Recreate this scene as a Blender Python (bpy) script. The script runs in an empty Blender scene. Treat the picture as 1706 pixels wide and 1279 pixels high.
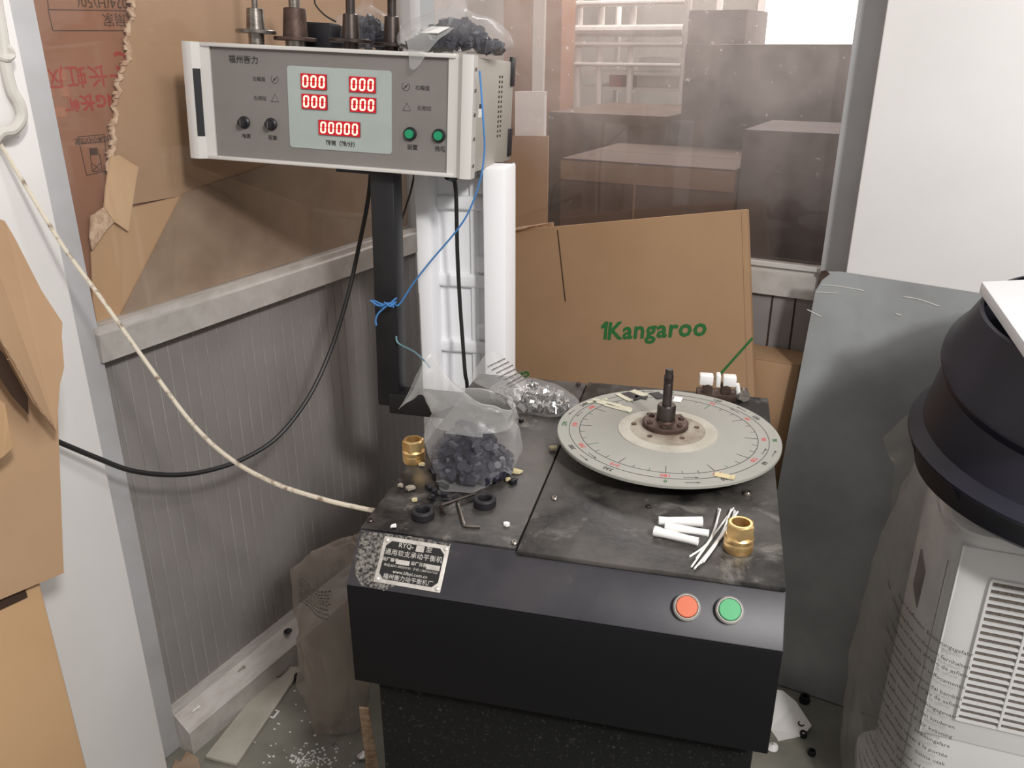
import bpy, bmesh, math, random
from mathutils import Vector, Matrix, noise, Euler
R_ = math.radians
random.seed(7)
S = bpy.context.scene
COL = S.collection

# ------------------------------------------------------------------ camera
F_PX, PITCH, CAM_H = 1400.0, R_(22.2), 1.35
cam = bpy.data.cameras.new('camera'); cam_o = bpy.data.objects.new('camera', cam); COL.objects.link(cam_o)
cam_o.location = (0, 0, CAM_H); cam_o.rotation_euler = (math.pi/2 - PITCH, 0, 0)
cam.sensor_width = 36.0; cam.lens = 36.0*F_PX/1706.0; cam.clip_start = 0.02; cam.clip_end = 60
S.camera = cam_o

# ------------------------------------------------------------------ world, lights, exposure
w = bpy.data.worlds.new('world'); S.world = w; w.use_nodes = True
w.node_tree.nodes['Background'].inputs[0].default_value = (1.0, 0.97, 0.95, 1)
w.node_tree.nodes['Background'].inputs[1].default_value = 0.38
def area(name, loc, target, sx, sy, power, col=(1, 0.98, 0.96)):
    l = bpy.data.lights.new(name, 'AREA'); l.shape = 'RECTANGLE'; l.size = sx; l.size_y = sy
    l.energy = power; l.color = col
    o = bpy.data.objects.new(name, l); COL.objects.link(o); o.location = loc
    o.rotation_euler = (Vector(target) - Vector(loc)).to_track_quat('-Z', 'Y').to_euler()
    return o
area('ceiling_light_right', (0.9, -1.2, 2.6), (0.0, 1.4, 0.8), 0.2, 0.2, 42)
area('fill_light_front', (1.25, -0.7, 2.7), (-0.4, 1.2, 0.6), 1.1, 0.3, 26)  # unseen fill lamp, added to brighten the left side
area('far_room_light', (0.9, 3.2, 2.8), (0.9, 3.2, 0.0), 1.6, 0.9, 70, (1, 0.97, 0.97))
S.view_settings.view_transform = 'Standard'
S.view_settings.look = 'None'
S.view_settings.gamma = 1.0
S.view_settings.use_curve_mapping = False
S.view_settings.exposure = 0.24

# ------------------------------------------------------------------ geometry of the place: turning points of the photo into points on real planes
CAM = Vector((0, 0, CAM_H))
VF = Vector((0, math.cos(PITCH), -math.sin(PITCH))); VU = Vector((0, math.sin(PITCH), math.cos(PITCH)))
def ray(px, py): return Vector((1, 0, 0))*((px-853)/F_PX) - VU*((py-639.5)/F_PX) + VF
def on_z(px, py, z=0.0):
    d = ray(px, py); return CAM + d*((z-CAM_H)/d.z)
def on_plane(px, py, o, n):
    d = ray(px, py); return CAM + d*((o-CAM).dot(n)/d.dot(n))
def on_y(px, py, y):
    d = ray(px, py); return CAM + d*(y/d.y)
class Plane:
    """a flat frame: origin, right axis, up axis; normal towards the room"""
    def __init__(s, o, ex, ey):
        s.o = Vector(o); s.ex = Vector(ex).normalized(); s.ey = Vector(ey).normalized(); s.n = s.ex.cross(s.ey).normalized()
    def hit(s, px, py, off=0):
        p = on_plane(px, py, s.o + s.n*off, s.n) - s.o
        return (p.dot(s.ex), p.dot(s.ey))
    def w(s, u, v, off=0): return s.o + s.ex*u + s.ey*v + s.n*off
    def mat(s, u=0, v=0, off=0):
        m = Matrix((s.ex, s.ey, s.n)).transposed().to_4x4(); m.translation = s.w(u, v, off); return m
Z = Vector((0, 0, 1))
dL = Vector((math.sin(R_(28.8)), math.cos(R_(28.8)), 0))
LW = Plane((-0.698, 1.307, 0), dL, Z)                       # left wall
BW = Plane((-0.229, 2.16, 0), (dL.y, -dL.x, 0), Z)          # back wall, square to it
YAW = R_(-13.75)
ex = Vector((math.cos(YAW), math.sin(YAW), 0)); ey = Vector((-math.sin(YAW), math.cos(YAW), 0))
ZT = 0.83
MO = on_z(600, 878, ZT); MO.z = 0                            # machine's front left corner on the floor
def MW(x, y, z=ZT): return MO + ex*x + ey*y + Z*z
def ML(px, py, z=ZT):
    p = on_z(px, py, z) - MO; return (p.dot(ex), p.dot(ey))
def MY(px, py, yl):
    p = on_plane(px, py, MO + ey*yl, ey) - MO; return Vector((p.dot(ex), p.dot(ey), p.z))

# ------------------------------------------------------------------ materials
def lin(c):
    return tuple(((v/255)/12.92 if v/255 <= 0.04045 else ((v/255+0.055)/1.055)**2.4) for v in c) + (1,)
def mat(name, c, rough=0.5, metal=0.0, c2=None, vs=6.0, lo=0.4, hi=0.65, bump=0.0, bs=80.0, spec=0.5, stretch=None, detail=4, coat=0, rvar=0, emit=0, c3=None, vs3=3.0, lo3=0.5, hi3=0.7):
    m = bpy.data.materials.new(name); m.use_nodes = True; nt = m.node_tree; N = nt.nodes; b = N['Principled BSDF']
    b.inputs['Base Color'].default_value = lin(c); b.inputs['Roughness'].default_value = rough
    b.inputs['Metallic'].default_value = metal; b.inputs['Specular IOR Level'].default_value = spec
    b.inputs['Coat Weight'].default_value = coat
    if emit:
        b.inputs['Emission Color'].default_value = lin(c); b.inputs['Emission Strength'].default_value = emit
    tc = N.new('ShaderNodeTexCoord'); mp = N.new('ShaderNodeMapping'); nt.links.new(tc.outputs['Object'], mp.inputs[0])
    if stretch: mp.inputs['Scale'].default_value = stretch
    if c2:
        n = N.new('ShaderNodeTexNoise'); n.inputs['Scale'].default_value = vs; n.inputs['Detail'].default_value = detail; n.inputs['Roughness'].default_value = 0.65
        nt.links.new(mp.outputs[0], n.inputs['Vector'])
        r = N.new('ShaderNodeValToRGB'); r.color_ramp.elements[0].position = lo; r.color_ramp.elements[1].position = hi
        r.color_ramp.elements[0].color = lin(c); r.color_ramp.elements[1].color = lin(c2)
        nt.links.new(n.outputs['Fac'], r.inputs[0]); nt.links.new(r.outputs[0], b.inputs['Base Color'])
        if c3:
            n3 = N.new('ShaderNodeTexNoise'); n3.inputs['Scale'].default_value = vs3; n3.inputs['Detail'].default_value = 8; n3.inputs['Roughness'].default_value = 0.7; n3.inputs['Distortion'].default_value = 0.6
            nt.links.new(mp.outputs[0], n3.inputs['Vector'])
            r3_ = N.new('ShaderNodeMapRange'); r3_.inputs[1].default_value = lo3; r3_.inputs[2].default_value = hi3; nt.links.new(n3.outputs['Fac'], r3_.inputs[0])
            mx = N.new('ShaderNodeMixRGB'); mx.inputs[2].default_value = lin(c3); nt.links.new(r3_.outputs[0], mx.inputs[0]); nt.links.new(r.outputs[0], mx.inputs[1]); nt.links.new(mx.outputs[0], b.inputs['Base Color'])
        if rvar:
            mr = N.new('ShaderNodeMapRange'); mr.inputs[1].default_value = lo; mr.inputs[2].default_value = hi
            mr.inputs[3].default_value = rough; mr.inputs[4].default_value = min(1, rough+rvar)
            nt.links.new(n.outputs['Fac'], mr.inputs[0]); nt.links.new(mr.outputs[0], b.inputs['Roughness'])
    if bump:
        n2 = N.new('ShaderNodeTexNoise'); n2.inputs['Scale'].default_value = bs; n2.inputs['Detail'].default_value = 3
        nt.links.new(mp.outputs[0], n2.inputs['Vector'])
        bp = N.new('ShaderNodeBump'); bp.inputs['Strength'].default_value = bump; bp.inputs['Distance'].default_value = 0.002
        nt.links.new(n2.outputs['Fac'], bp.inputs['Height']); nt.links.new(bp.outputs[0], b.inputs['Normal'])
    return m
def film(name, c, a0, a1, rough=0.2, bs=60, bump=0.4):
    """clear plastic film: more opaque where seen at a slant"""
    m = mat(name, c, rough, bump=bump, bs=bs, spec=0.6); nt = m.node_tree; b = nt.nodes['Principled BSDF']
    lw = nt.nodes.new('ShaderNodeLayerWeight'); lw.inputs[0].default_value = 0.45
    mr = nt.nodes.new('ShaderNodeMapRange'); mr.inputs[3].default_value = a0; mr.inputs[4].default_value = a1
    nt.links.new(lw.outputs['Facing'], mr.inputs[0]); nt.links.new(mr.outputs[0], b.inputs['Alpha'])
    return m
def glass(name, dust, scale, lo, hi, tint=(255, 255, 255), glare=False):
    m = bpy.data.materials.new(name); m.use_nodes = True; nt = m.node_tree; N = nt.nodes; N.remove(N['Principled BSDF'])
    out = N['Material Output']; t = N.new('ShaderNodeBsdfTransparent'); t.inputs[0].default_value = lin(tint)
    g = N.new('ShaderNodeBsdfGlossy'); g.inputs['Roughness'].default_value = 0.02
    lw = N.new('ShaderNodeLayerWeight'); lw.inputs[0].default_value = 0.5
    pw = N.new('ShaderNodeMath'); pw.operation = 'POWER'; pw.inputs[1].default_value = 4.0; nt.links.new(lw.outputs['Facing'], pw.inputs[0])
    fr = N.new('ShaderNodeMapRange'); fr.inputs[3].default_value = 0.03; fr.inputs[4].default_value = 0.6; nt.links.new(pw.outputs[0], fr.inputs[0])
    m1 = N.new('ShaderNodeMixShader'); nt.links.new(fr.outputs[0], m1.inputs[0]); nt.links.new(t.outputs[0], m1.inputs[1]); nt.links.new(g.outputs[0], m1.inputs[2])
    d = N.new('ShaderNodeBsdfDiffuse'); d.inputs[0].default_value = lin((225, 215, 210))
    tl = N.new('ShaderNodeBsdfTranslucent'); tl.inputs[0].default_value = lin((225, 215, 210))
    md = N.new('ShaderNodeMixShader'); md.inputs[0].default_value = 0.5; nt.links.new(d.outputs[0], md.inputs[1]); nt.links.new(tl.outputs[0], md.inputs[2])
    tc = N.new('ShaderNodeTexCoord')
    n = N.new('ShaderNodeTexNoise'); n.inputs['Scale'].default_value = scale; n.inputs['Detail'].default_value = 6; n.inputs['Roughness'].default_value = 0.7
    nt.links.new(tc.outputs['Object'], n.inputs['Vector'])
    mr = N.new('ShaderNodeMapRange'); mr.inputs[1].default_value = 0.35; mr.inputs[2].default_value = 0.7; mr.inputs[3].default_value = lo*dust; mr.inputs[4].default_value = hi*dust
    nt.links.new(n.outputs['Fac'], mr.inputs[0])
    m2 = N.new('ShaderNodeMixShader'); nt.links.new(mr.outputs[0], m2.inputs[0]); nt.links.new(m1.outputs[0], m2.inputs[1]); nt.links.new(md.outputs[0], m2.inputs[2])
    if glare:  # lamp glare painted as haze: the dust layer whitens towards the top
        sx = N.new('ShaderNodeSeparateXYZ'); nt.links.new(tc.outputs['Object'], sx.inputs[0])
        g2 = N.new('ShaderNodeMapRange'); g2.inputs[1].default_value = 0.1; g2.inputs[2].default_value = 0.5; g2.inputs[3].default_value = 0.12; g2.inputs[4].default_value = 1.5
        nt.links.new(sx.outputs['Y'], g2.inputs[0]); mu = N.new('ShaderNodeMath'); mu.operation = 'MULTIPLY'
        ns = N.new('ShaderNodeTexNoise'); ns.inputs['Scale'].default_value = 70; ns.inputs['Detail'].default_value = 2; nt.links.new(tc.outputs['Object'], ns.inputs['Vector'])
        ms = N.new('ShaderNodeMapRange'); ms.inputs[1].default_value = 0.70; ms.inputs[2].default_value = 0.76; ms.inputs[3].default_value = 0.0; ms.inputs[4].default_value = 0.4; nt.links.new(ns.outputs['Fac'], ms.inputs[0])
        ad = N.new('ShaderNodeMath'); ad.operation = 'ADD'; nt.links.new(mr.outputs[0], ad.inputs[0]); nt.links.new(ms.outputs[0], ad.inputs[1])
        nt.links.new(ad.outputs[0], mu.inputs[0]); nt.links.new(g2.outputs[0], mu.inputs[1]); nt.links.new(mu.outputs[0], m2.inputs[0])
    nt.links.new(m2.outputs[0], out.inputs[0])
    return m

M = {}
M['floor'] = mat('floor_concrete', (112, 112, 102), 0.75, c2=(136, 133, 122), vs=5, bump=0.2, bs=60)
M['panel'] = mat('grey_panel', (136, 131, 129), 0.42, c2=(147, 142, 140), vs=3, bump=0.05)
M['ridge'] = mat('panel_ridge', (164, 160, 156), 0.4, c2=(140, 136, 134), vs=9)
M['alu'] = mat('dull_aluminium', (196, 191, 186), 0.45, 0.1, c2=(178, 172, 166), vs=14, stretch=(1, 1, 6))
M['post'] = mat('grey_post', (188, 188, 190), 0.5, 0.0, c2=(176, 175, 176), vs=5, bump=0.03)
M['white_wall'] = mat('white_wall', (234, 231, 229), 0.75, c2=(229, 226, 224), vs=3)
M['carton_a'] = mat('carton_brown', (174, 142, 111), 0.8, c2=(167, 135, 104), vs=4, bump=0.05, bs=12)
M['carton_b'] = mat('carton_tan', (190, 154, 116), 0.8, c2=(183, 147, 109), vs=3, bump=0.05, bs=12)
M['carton_k'] = mat('carton_plain_brown', (160, 128, 96), 0.8, c2=(153, 121, 90), vs=3, bump=0.05, bs=10)
M['carton_red'] = mat('carton_reddish', (150, 104, 78), 0.8, c2=(140, 96, 72), vs=4, bump=0.1, bs=16)
M['carton_grey'] = mat('carton_greyish', (160, 138, 116), 0.75, c2=(134, 110, 90), vs=4)
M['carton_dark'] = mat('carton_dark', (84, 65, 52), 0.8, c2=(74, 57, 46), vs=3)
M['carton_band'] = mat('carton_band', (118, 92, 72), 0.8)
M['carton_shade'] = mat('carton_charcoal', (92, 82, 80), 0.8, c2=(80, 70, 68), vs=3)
M['paper_edge'] = mat('torn_paper', (214, 188, 160), 0.9, c2=(172, 136, 108), vs=60)
M['carton_pale'] = mat('carton_inside', (208, 174, 136), 0.85, c2=(196, 160, 122), vs=6)
M['slit'] = mat('dark_slit', (58, 40, 28), 0.9)
M['black_top'] = mat('worn_black_plate', (26, 25, 25), 0.38, 0.0, c2=(98, 93, 88), vs=8, lo=0.42, hi=0.7, bump=0.15, bs=120, detail=12, rvar=0.3, c3=(150, 145, 138), vs3=14, lo3=0.56, hi3=0.82)
M['black_gloss'] = mat('glossy_black_paint', (40, 38, 44), 0.45, c2=(56, 53, 57), vs=7, bump=0.02, c3=(110, 106, 106), vs3=26, lo3=0.62, hi3=0.95)
M['black_skirt'] = mat('black_skirt_paint', (15, 14, 17), 0.6, c2=(17, 16, 19), vs=3, spec=0.2)
M['grime'] = mat('worn_grey_grime', (132, 128, 120), 0.6, 0.2, c2=(34, 32, 32), vs=280, lo=0.42, hi=0.58, detail=10)
M['granite'] = mat('speckled_black', (20, 20, 20), 0.9, c2=(70, 70, 68), vs=240, lo=0.6, hi=0.76, bump=0.6, bs=240, spec=0.2)
M['black_tube'] = mat('black_painted_tube', (21, 20, 23), 0.48, c2=(30, 27, 29), vs=20)
M['black_plastic'] = mat('black_plastic', (26, 25, 30), 0.45)
M['fan_black'] = mat('fan_black', (32, 31, 44), 0.48, c2=(38, 36, 48), vs=5)
M['rubber'] = mat('rubber_black', (24, 22, 26), 0.6)
M['steel'] = mat('bare_steel', (150, 145, 138), 0.3, 0.9, c2=(118, 108, 100), vs=40, stretch=(1, 1, 4))
M['rust'] = mat('rusty_steel', (96, 78, 70), 0.55, 0.6, c2=(70, 54, 48), vs=50, bump=0.2, bs=200)
M['dark_steel'] = mat('dark_steel', (88, 80, 76), 0.35, 0.85, c2=(66, 58, 54), vs=30)
M['chrome'] = mat('chrome', (205, 202, 196), 0.3, 0.6)
M['brass'] = mat('brass', (234, 200, 142), 0.34, 0.85, c2=(216, 176, 114), vs=30)
M['disc'] = mat('disc_grey', (156, 155, 147), 0.5, c2=(148, 147, 139), vs=5)
M['core_rim'] = mat('core_rim', (178, 173, 161), 0.5, c2=(164, 158, 144), vs=30)
M['disc_core'] = mat('disc_core', (160, 152, 137), 0.55, c2=(116, 100, 82), vs=22, lo=0.42, hi=0.7)
M['ink_black'] = mat('ink_black', (52, 50, 48), 0.7)
M['ink_red'] = mat('ink_red', (200, 74, 70), 0.7)
M['ink_green'] = mat('ink_green', (38, 104, 50), 0.7)
M['ink_carton_red'] = mat('ink_carton_red', (158, 54, 44), 0.8)
M['ink_carton_dark'] = mat('ink_carton_dark', (72, 52, 38), 0.8)
M['ink_faint'] = mat('ink_faint', (112, 102, 94), 0.7)
M['ink_film'] = mat('ink_film', (86, 80, 74), 0.7)
M['case'] = mat('case_grey', (172, 167, 158), 0.5, c2=(165, 160, 152), vs=6)
M['face'] = mat('face_grey', (124, 119, 115), 0.5, c2=(119, 114, 110), vs=8)
M['extrusion'] = mat('pale_extrusion', (214, 211, 206), 0.35, 0.25)
M['window_pale'] = mat('display_window', (166, 174, 169), 0.35, c2=(159, 168, 163), vs=10)
M['led_back'] = mat('led_back', (150, 10, 26), 0.3, emit=0.75)
M['led_frame'] = mat('led_frame', (70, 14, 20), 0.4)
M['led_on'] = mat('led_on', (255, 190, 150), 0.4, emit=2.0)
M['green_cap'] = mat('green_cap', (30, 140, 96), 0.35)
M['green_lit'] = mat('green_button', (86, 168, 116), 0.45)
M['orange_cap'] = mat('orange_button', (208, 110, 78), 0.45)
M['eps'] = mat('white_foam', (240, 240, 242), 0.8, bump=0.15, bs=260)
M['ac_white'] = mat('white_plastic', (238, 237, 236), 0.45)
M['ac_dark'] = mat('grille_filter', (112, 98, 84), 0.85, c2=(70, 60, 50), vs=220)
M['plate'] = mat('plate_aluminium', (214, 208, 200), 0.4, 0.4, c2=(186, 180, 172), vs=60)
M['plate_black'] = mat('plate_black', (24, 23, 23), 0.5, c2=(40, 38, 37), vs=90, lo=0.55, hi=0.75)
M['sheet'] = mat('galvanised_sheet', (158, 160, 160), 0.4, 0.0, c2=(140, 141, 141), vs=4, bump=0.03, stretch=(1, 1, 5))
M['bar'] = mat('pale_bar', (186, 182, 170), 0.4, 0.1, c2=(168, 165, 153), vs=10)
M['cord_white'] = mat('dirty_white_cord', (206, 196, 178), 0.6, c2=(112, 88, 70), vs=60, lo=0.52, hi=0.68)
M['cable_white'] = mat('white_cable', (205, 200, 192), 0.55)
M['cable_black'] = mat('black_cable', (30, 30, 30), 0.5)
M['blue'] = mat('blue_string', (70, 128, 190), 0.55)
M['teal'] = mat('teal_string', (120, 158, 170), 0.55)
M['white_bits'] = mat('white_nylon', (238, 236, 232), 0.5)
M['flake'] = mat('pale_flake', (206, 192, 150), 0.8)
M['mirror_tape'] = mat('reflective_tape', (222, 220, 200), 0.2, 0.5)
M['film'] = film('clear_film', (220, 218, 218), 0.02, 0.34, 0.18)
M['film_milky'] = film('milky_film', (190, 189, 187), 0.26, 0.72, 0.28)
M['film_dusty'] = film('dusty_film', (176, 163, 151), 0.18, 0.66, 0.25)
M['film_ac'] = film('cover_film', (212, 209, 207), 0.03, 0.5, 0.3)
M['clip'] = mat('zinc_clip', (196, 194, 192), 0.25, 0.9)
M['glass_back'] = glass('dusty_glare_glass', 1.0, 5.0, 0.10, 0.24, (245, 242, 240), True)  # real dust plus painted glare haze
M['glass_left'] = glass('clean_glass', 1.0, 4.0, 0.02, 0.06)
M['glow'] = mat('lit_window', (255, 252, 248), 0.5, emit=3.5)
M['far_white'] = mat('far_white', (226, 222, 218), 0.6)
M['far_wall'] = mat('far_wall', (150, 147, 140), 0.7)
M['far_tank'] = mat('far_pale', (190, 200, 190), 0.5)
M['far_red'] = mat('far_red', (176, 60, 66), 0.6)
M['sticker'] = mat('sticker_white', (232, 230, 226), 0.6)

# ------------------------------------------------------------------ builders
class MB:
    def __init__(s): s.bm = bmesh.new()
    def _xf(s, vs, m):
        if m is not None: bmesh.ops.transform(s.bm, matrix=m, verts=vs)
        return s
    def box(s, c, d, m=None):
        r = bmesh.ops.create_cube(s.bm, size=1.0, matrix=Matrix.Translation(c) @ Matrix.Diagonal((d[0], d[1], d[2], 1)))
        return s._xf(r['verts'], m)
    def cyl(s, p0, p1, r0, r1=None, seg=20, m=None):
        p0, p1 = Vector(p0), Vector(p1); r1 = r0 if r1 is None else r1
        q = (p1-p0).to_track_quat('Z', 'Y').to_matrix().to_4x4(); q.translation = (p0+p1)/2
        r = bmesh.ops.create_cone(s.bm, cap_ends=True, segments=seg, radius1=r0, radius2=r1, depth=(p1-p0).length, matrix=q)
        return s._xf(r['verts'], m)
    def lathe(s, prof, seg=32, m=None, close=False):
        rings = []
        for r, z in prof:
            if r < 1e-6: rings.append([s.bm.verts.new((0, 0, z))])
            else: rings.append([s.bm.verts.new((r*math.cos(2*math.pi*k/seg), r*math.sin(2*math.pi*k/seg), z)) for k in range(seg)])
        prs = list(zip(rings, rings[1:])) + ([(rings[-1], rings[0])] if close else [])
        for a, b in prs:
            for k in range(seg):
                k2 = (k+1) % seg
                if len(a) == 1 and len(b) == 1: continue
                if len(a) == 1: f = [a[0], b[k], b[k2]]
                elif len(b) == 1: f = [a[k], a[k2], b[0]]
                else: f = [a[k], a[k2], b[k2], b[k]]
                try: s.bm.faces.new(f)
                except ValueError: pass
        return s._xf([v for r in rings for v in r], m)
    def prism(s, pts, t, m=None, z0=0.0):
        """polygon in xy extruded z0..z0+t"""
        n = len(pts); lo = [s.bm.verts.new((p[0], p[1], z0)) for p in pts]; hi = [s.bm.verts.new((p[0], p[1], z0+t)) for p in pts]
        area2 = sum(pts[i][0]*pts[(i+1) % n][1]-pts[(i+1) % n][0]*pts[i][1] for i in range(n))
        if area2 < 0: lo.reverse(); hi.reverse()
        s.bm.faces.new(hi); s.bm.faces.new(lo[::-1])
        for i in range(n): s.bm.faces.new([lo[i], lo[(i+1) % n], hi[(i+1) % n], hi[i]])
        return s._xf(lo+hi, m)
    def tube(s, pts, r, seg=8, sub=6, smooth=True, m=None, r1=None):
        P = spline(pts, sub) if smooth else [Vector(p) for p in pts]
        n = len(P); up = Vector((0.13, 0.31, 0.94)); rings = []; prev = None
        for i, p in enumerate(P):
            t = (P[min(i+1, n-1)] - P[max(i-1, 0)]).normalized()
            a = (prev - t*prev.dot(t)) if prev is not None else t.cross(up)
            if a.length < 1e-5: a = t.orthogonal()
            a.normalize(); b = t.cross(a); prev = a
            rr = r if r1 is None else r + (r1-r)*i/(n-1)
            rings.append([s.bm.verts.new(p + a*(rr*math.cos(2*math.pi*k/seg)) + b*(rr*math.sin(2*math.pi*k/seg))) for k in range(seg)])
        for A, B in zip(rings, rings[1:]):
            for k in range(seg): s.bm.faces.new([A[k], A[(k+1) % seg], B[(k+1) % seg], B[k]])
        s.bm.faces.new(rings[0][::-1]); s.bm.faces.new(rings[-1])
        return s._xf([v for q in rings for v in q], m)
    def grid(s, rows, closed=False, cap=False):
        V = [[s.bm.verts.new(p) for p in r] for r in rows]; n = len(V[0])
        for a, b in zip(V, V[1:]):
            for k in range(n if closed else n-1):
                k2 = (k+1) % n; s.bm.faces.new([a[k], a[k2], b[k2], b[k]])
        if cap: s.bm.faces.new(V[0][::-1])
        return s
    def mesh(s, me, m=None):
        n0 = len(s.bm.verts); s.bm.from_mesh(me); s.bm.verts.ensure_lookup_table()
        return s._xf(s.bm.verts[n0:], m)
    def build(s, name, material, parent=None, bevel=0, smooth=35, loc=None, rot=None, bseg=2, matrix=None):
        bm = s.bm
        if bevel:
            bm.normal_update()
            es = [e for e in bm.edges if len(e.link_faces) == 2 and e.calc_face_angle(0) > R_(30)]
            bmesh.ops.bevel(bm, geom=es, offset=bevel, segments=bseg, affect='EDGES', clamp_overlap=True, profile=0.5)
        bmesh.ops.recalc_face_normals(bm, faces=bm.faces)
        me = bpy.data.meshes.new(name); bm.to_mesh(me); bm.free()
        if smooth:
            me.polygons.foreach_set('use_smooth', [True]*len(me.polygons)); me.set_sharp_from_angle(angle=R_(smooth))
        me.materials.append(material)
        o = bpy.data.objects.new(name, me); COL.objects.link(o)
        if parent is not None: o.parent = parent
        if matrix is not None: o.matrix_basis = matrix
        if loc is not None: o.location = loc
        if rot is not None: o.rotation_euler = rot
        return o
def spline(pts, sub):
    P = [Vector(p) for p in pts]; out = []
    for i in range(len(P)-1):
        p0 = P[max(i-1, 0)]; p1 = P[i]; p2 = P[i+1]; p3 = P[min(i+2, len(P)-1)]
        for k in range(sub):
            t = k/sub; t2 = t*t; t3 = t2*t
            out.append(0.5*((2*p1)+(p2-p0)*t+(2*p0-5*p1+4*p2-p3)*t2+(3*p1-p0-3*p2+p3)*t3))
    out.append(P[-1]); return out
def thing(name, label, cat, loc=(0, 0, 0), rot=(0, 0, 0), group=None):
    o = bpy.data.objects.new(name, None); COL.objects.link(o); o.empty_display_size = 0.03
    o.location = loc; o.rotation_euler = rot; o['label'] = label; o['category'] = cat
    if group: o['group'] = group
    return o
def tag(o, label, cat, group=None, kind=None):
    o['label'] = label; o['category'] = cat
    if group: o['group'] = group
    if kind: o['kind'] = kind
    return o
def struct(o): o['kind'] = 'structure'; return o
def dup(root, loc=None, rot=None, label=None, group=None):
    r = root.copy(); COL.objects.link(r)
    if loc is not None: r.location = loc
    if rot is not None: r.rotation_euler = rot
    if label: r['label'] = label
    if group: r['group'] = group
    for ch in list(root.children):
        c = ch.copy(); COL.objects.link(c); c.parent = r
        for g in list(ch.children):
            d = g.copy(); COL.objects.link(d); d.parent = c
    return r
def text_mesh(s, size, bold=0.0, align='CENTER', spacing=1.0, shear=0.0, extrude=0.0002, yalign='CENTER'):
    cu = bpy.data.curves.new('text', 'FONT'); cu.body = s; cu.size = size; cu.align_x = align; cu.align_y = yalign
    cu.extrude = extrude; cu.offset = bold; cu.space_character = spacing; cu.shear = shear; cu.resolution_u = 2
    o = bpy.data.objects.new('text', cu); COL.objects.link(o)
    dg = bpy.context.evaluated_depsgraph_get(); dg.update()
    me = bpy.data.meshes.new_from_object(o.evaluated_get(dg))
    bpy.data.objects.remove(o); bpy.data.curves.remove(cu)
    return me
def text(name, s, size, material, parent, m, **k):
    me = text_mesh(s, size, **k); b = MB(); b.mesh(me, m); bpy.data.meshes.remove(me)
    return b.build(name, material, parent, smooth=0)
def crumple(bm, amp, scale, seed=0, fix=None):
    bm.normal_update()
    for v in bm.verts:
        p = v.co*scale + Vector((seed*3.1, seed*1.7, seed))
        k = noise.ridged_multi_fractal(p, 0.9, 2.1, 3, 1.0, 2.0) - 1.1
        a = amp if fix is None else amp*fix(v.co)
        v.co += v.normal*(k*a*0.6) + noise.noise_vector(p*0.8)*a
def solid(bm, t):
    bmesh.ops.solidify(bm, geom=bm.faces[:], thickness=t)
def frame_m(o, x, y):
    x = Vector(x).normalized(); y = Vector(y); n = x.cross(y).normalized(); y = n.cross(x)
    m = Matrix((x, y, n)).transposed().to_4x4(); m.translation = Vector(o); return m
def plate_obj(name, pl, pts, t, material, off=0.0, parent=None, bevel=0, rel=None):
    """flat plate with the outline pts (u,v) on plane pl, its origin at the outline's foot"""
    u0 = sum(p[0] for p in pts)/len(pts); v0 = min(p[1] for p in pts)
    b = MB(); b.prism([(p[0]-u0, p[1]-v0) for p in pts], t)
    mm = pl.mat(u0, v0, off)
    if parent is not None: mm = parent.matrix_basis.inverted() @ mm
    return b.build(name, material, parent, bevel=bevel, matrix=mm, smooth=0)
def jag(pts, step, amp):
    out = []
    for a, b in zip(pts, pts[1:]):
        a = Vector(a); b = Vector(b); n = max(1, int((b-a).length/step)); t = (b-a).normalized(); p = Vector((-t.y, t.x))
        for k in range(n): out.append(a + (b-a)*(k/n) + p*random.uniform(-amp, amp))
    out.append(Vector(pts[-1])); return [(q.x, q.y) for q in out]

# ================================================================== THE SETTING
b = MB(); b.box((0.2, 1.6, -0.02), (5.4, 6.2, 0.04)); struct(b.build('floor', M['floor'], smooth=0))
LEN_L = 0.975                                      # left wall runs to the corner
SILL_LO, SILL_HI = 0.852, 0.912
# left wall: pressed panel with fine raised ribs up to the sill
root = struct(bpy.data.objects.new('wall_left', None)); COL.objects.link(root)
root.matrix_basis = LW.mat(0, 0, 0)
b = MB(); b.box((LEN_L/2-0.2, SILL_HI/2-0.03, -0.05), (LEN_L+0.4, SILL_HI-0.06, 0.05)); b.build('panel', M['panel'], root, smooth=0)
b = MB(); k = 0.05
while k < LEN_L-0.01:
    b.box((k, (SILL_LO+0.08)/2, -0.0247), (0.0018, SILL_LO-0.08, 0.0024)); k += 0.0295
r = b.build('ribs', M['ridge'], root, smooth=0); r['kind'] = 'stuff'
# sill rail on the left
def rail(name, pl, u0, u1):
    m = pl.mat(0, 0, 0); prof = [(-0.05, SILL_LO), (0.012, SILL_LO), (0.014, SILL_HI-0.012), (0.004, SILL_HI-0.010), (0.004, SILL_HI), (-0.05, SILL_HI)]
    b = MB(); mm = Matrix(((0, 0, 1, 0), (0, 1, 0, 0), (1, 0, 0, 0), (0, 0, 0, 1)))
    b.prism(prof, u1-u0, m=Matrix.Translation((u0, 0, 0)) @ mm)
    return struct(b.build(name, M['alu'], matrix=m, smooth=0))
rail('trim_1', LW, 0.012, LEN_L)
rail('trim_2', BW, 0.015, 1.04)
# floor channel on the left
b = MB()
b.prism([(-0.025, 0.0), (0.042, 0.0), (0.042, 0.055), (0.004, 0.085), (-0.025, 0.085)], 0.955, m=Matrix.Translation((0.02, 0, 0)) @ Matrix(((0, 0, 1, 0), (0, 1, 0, 0), (1, 0, 0, 0), (0, 0, 0, 1))))
struct(b.build('baseboard_left', M['alu'], matrix=LW.mat(0, 0, 0), smooth=0))
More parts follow.
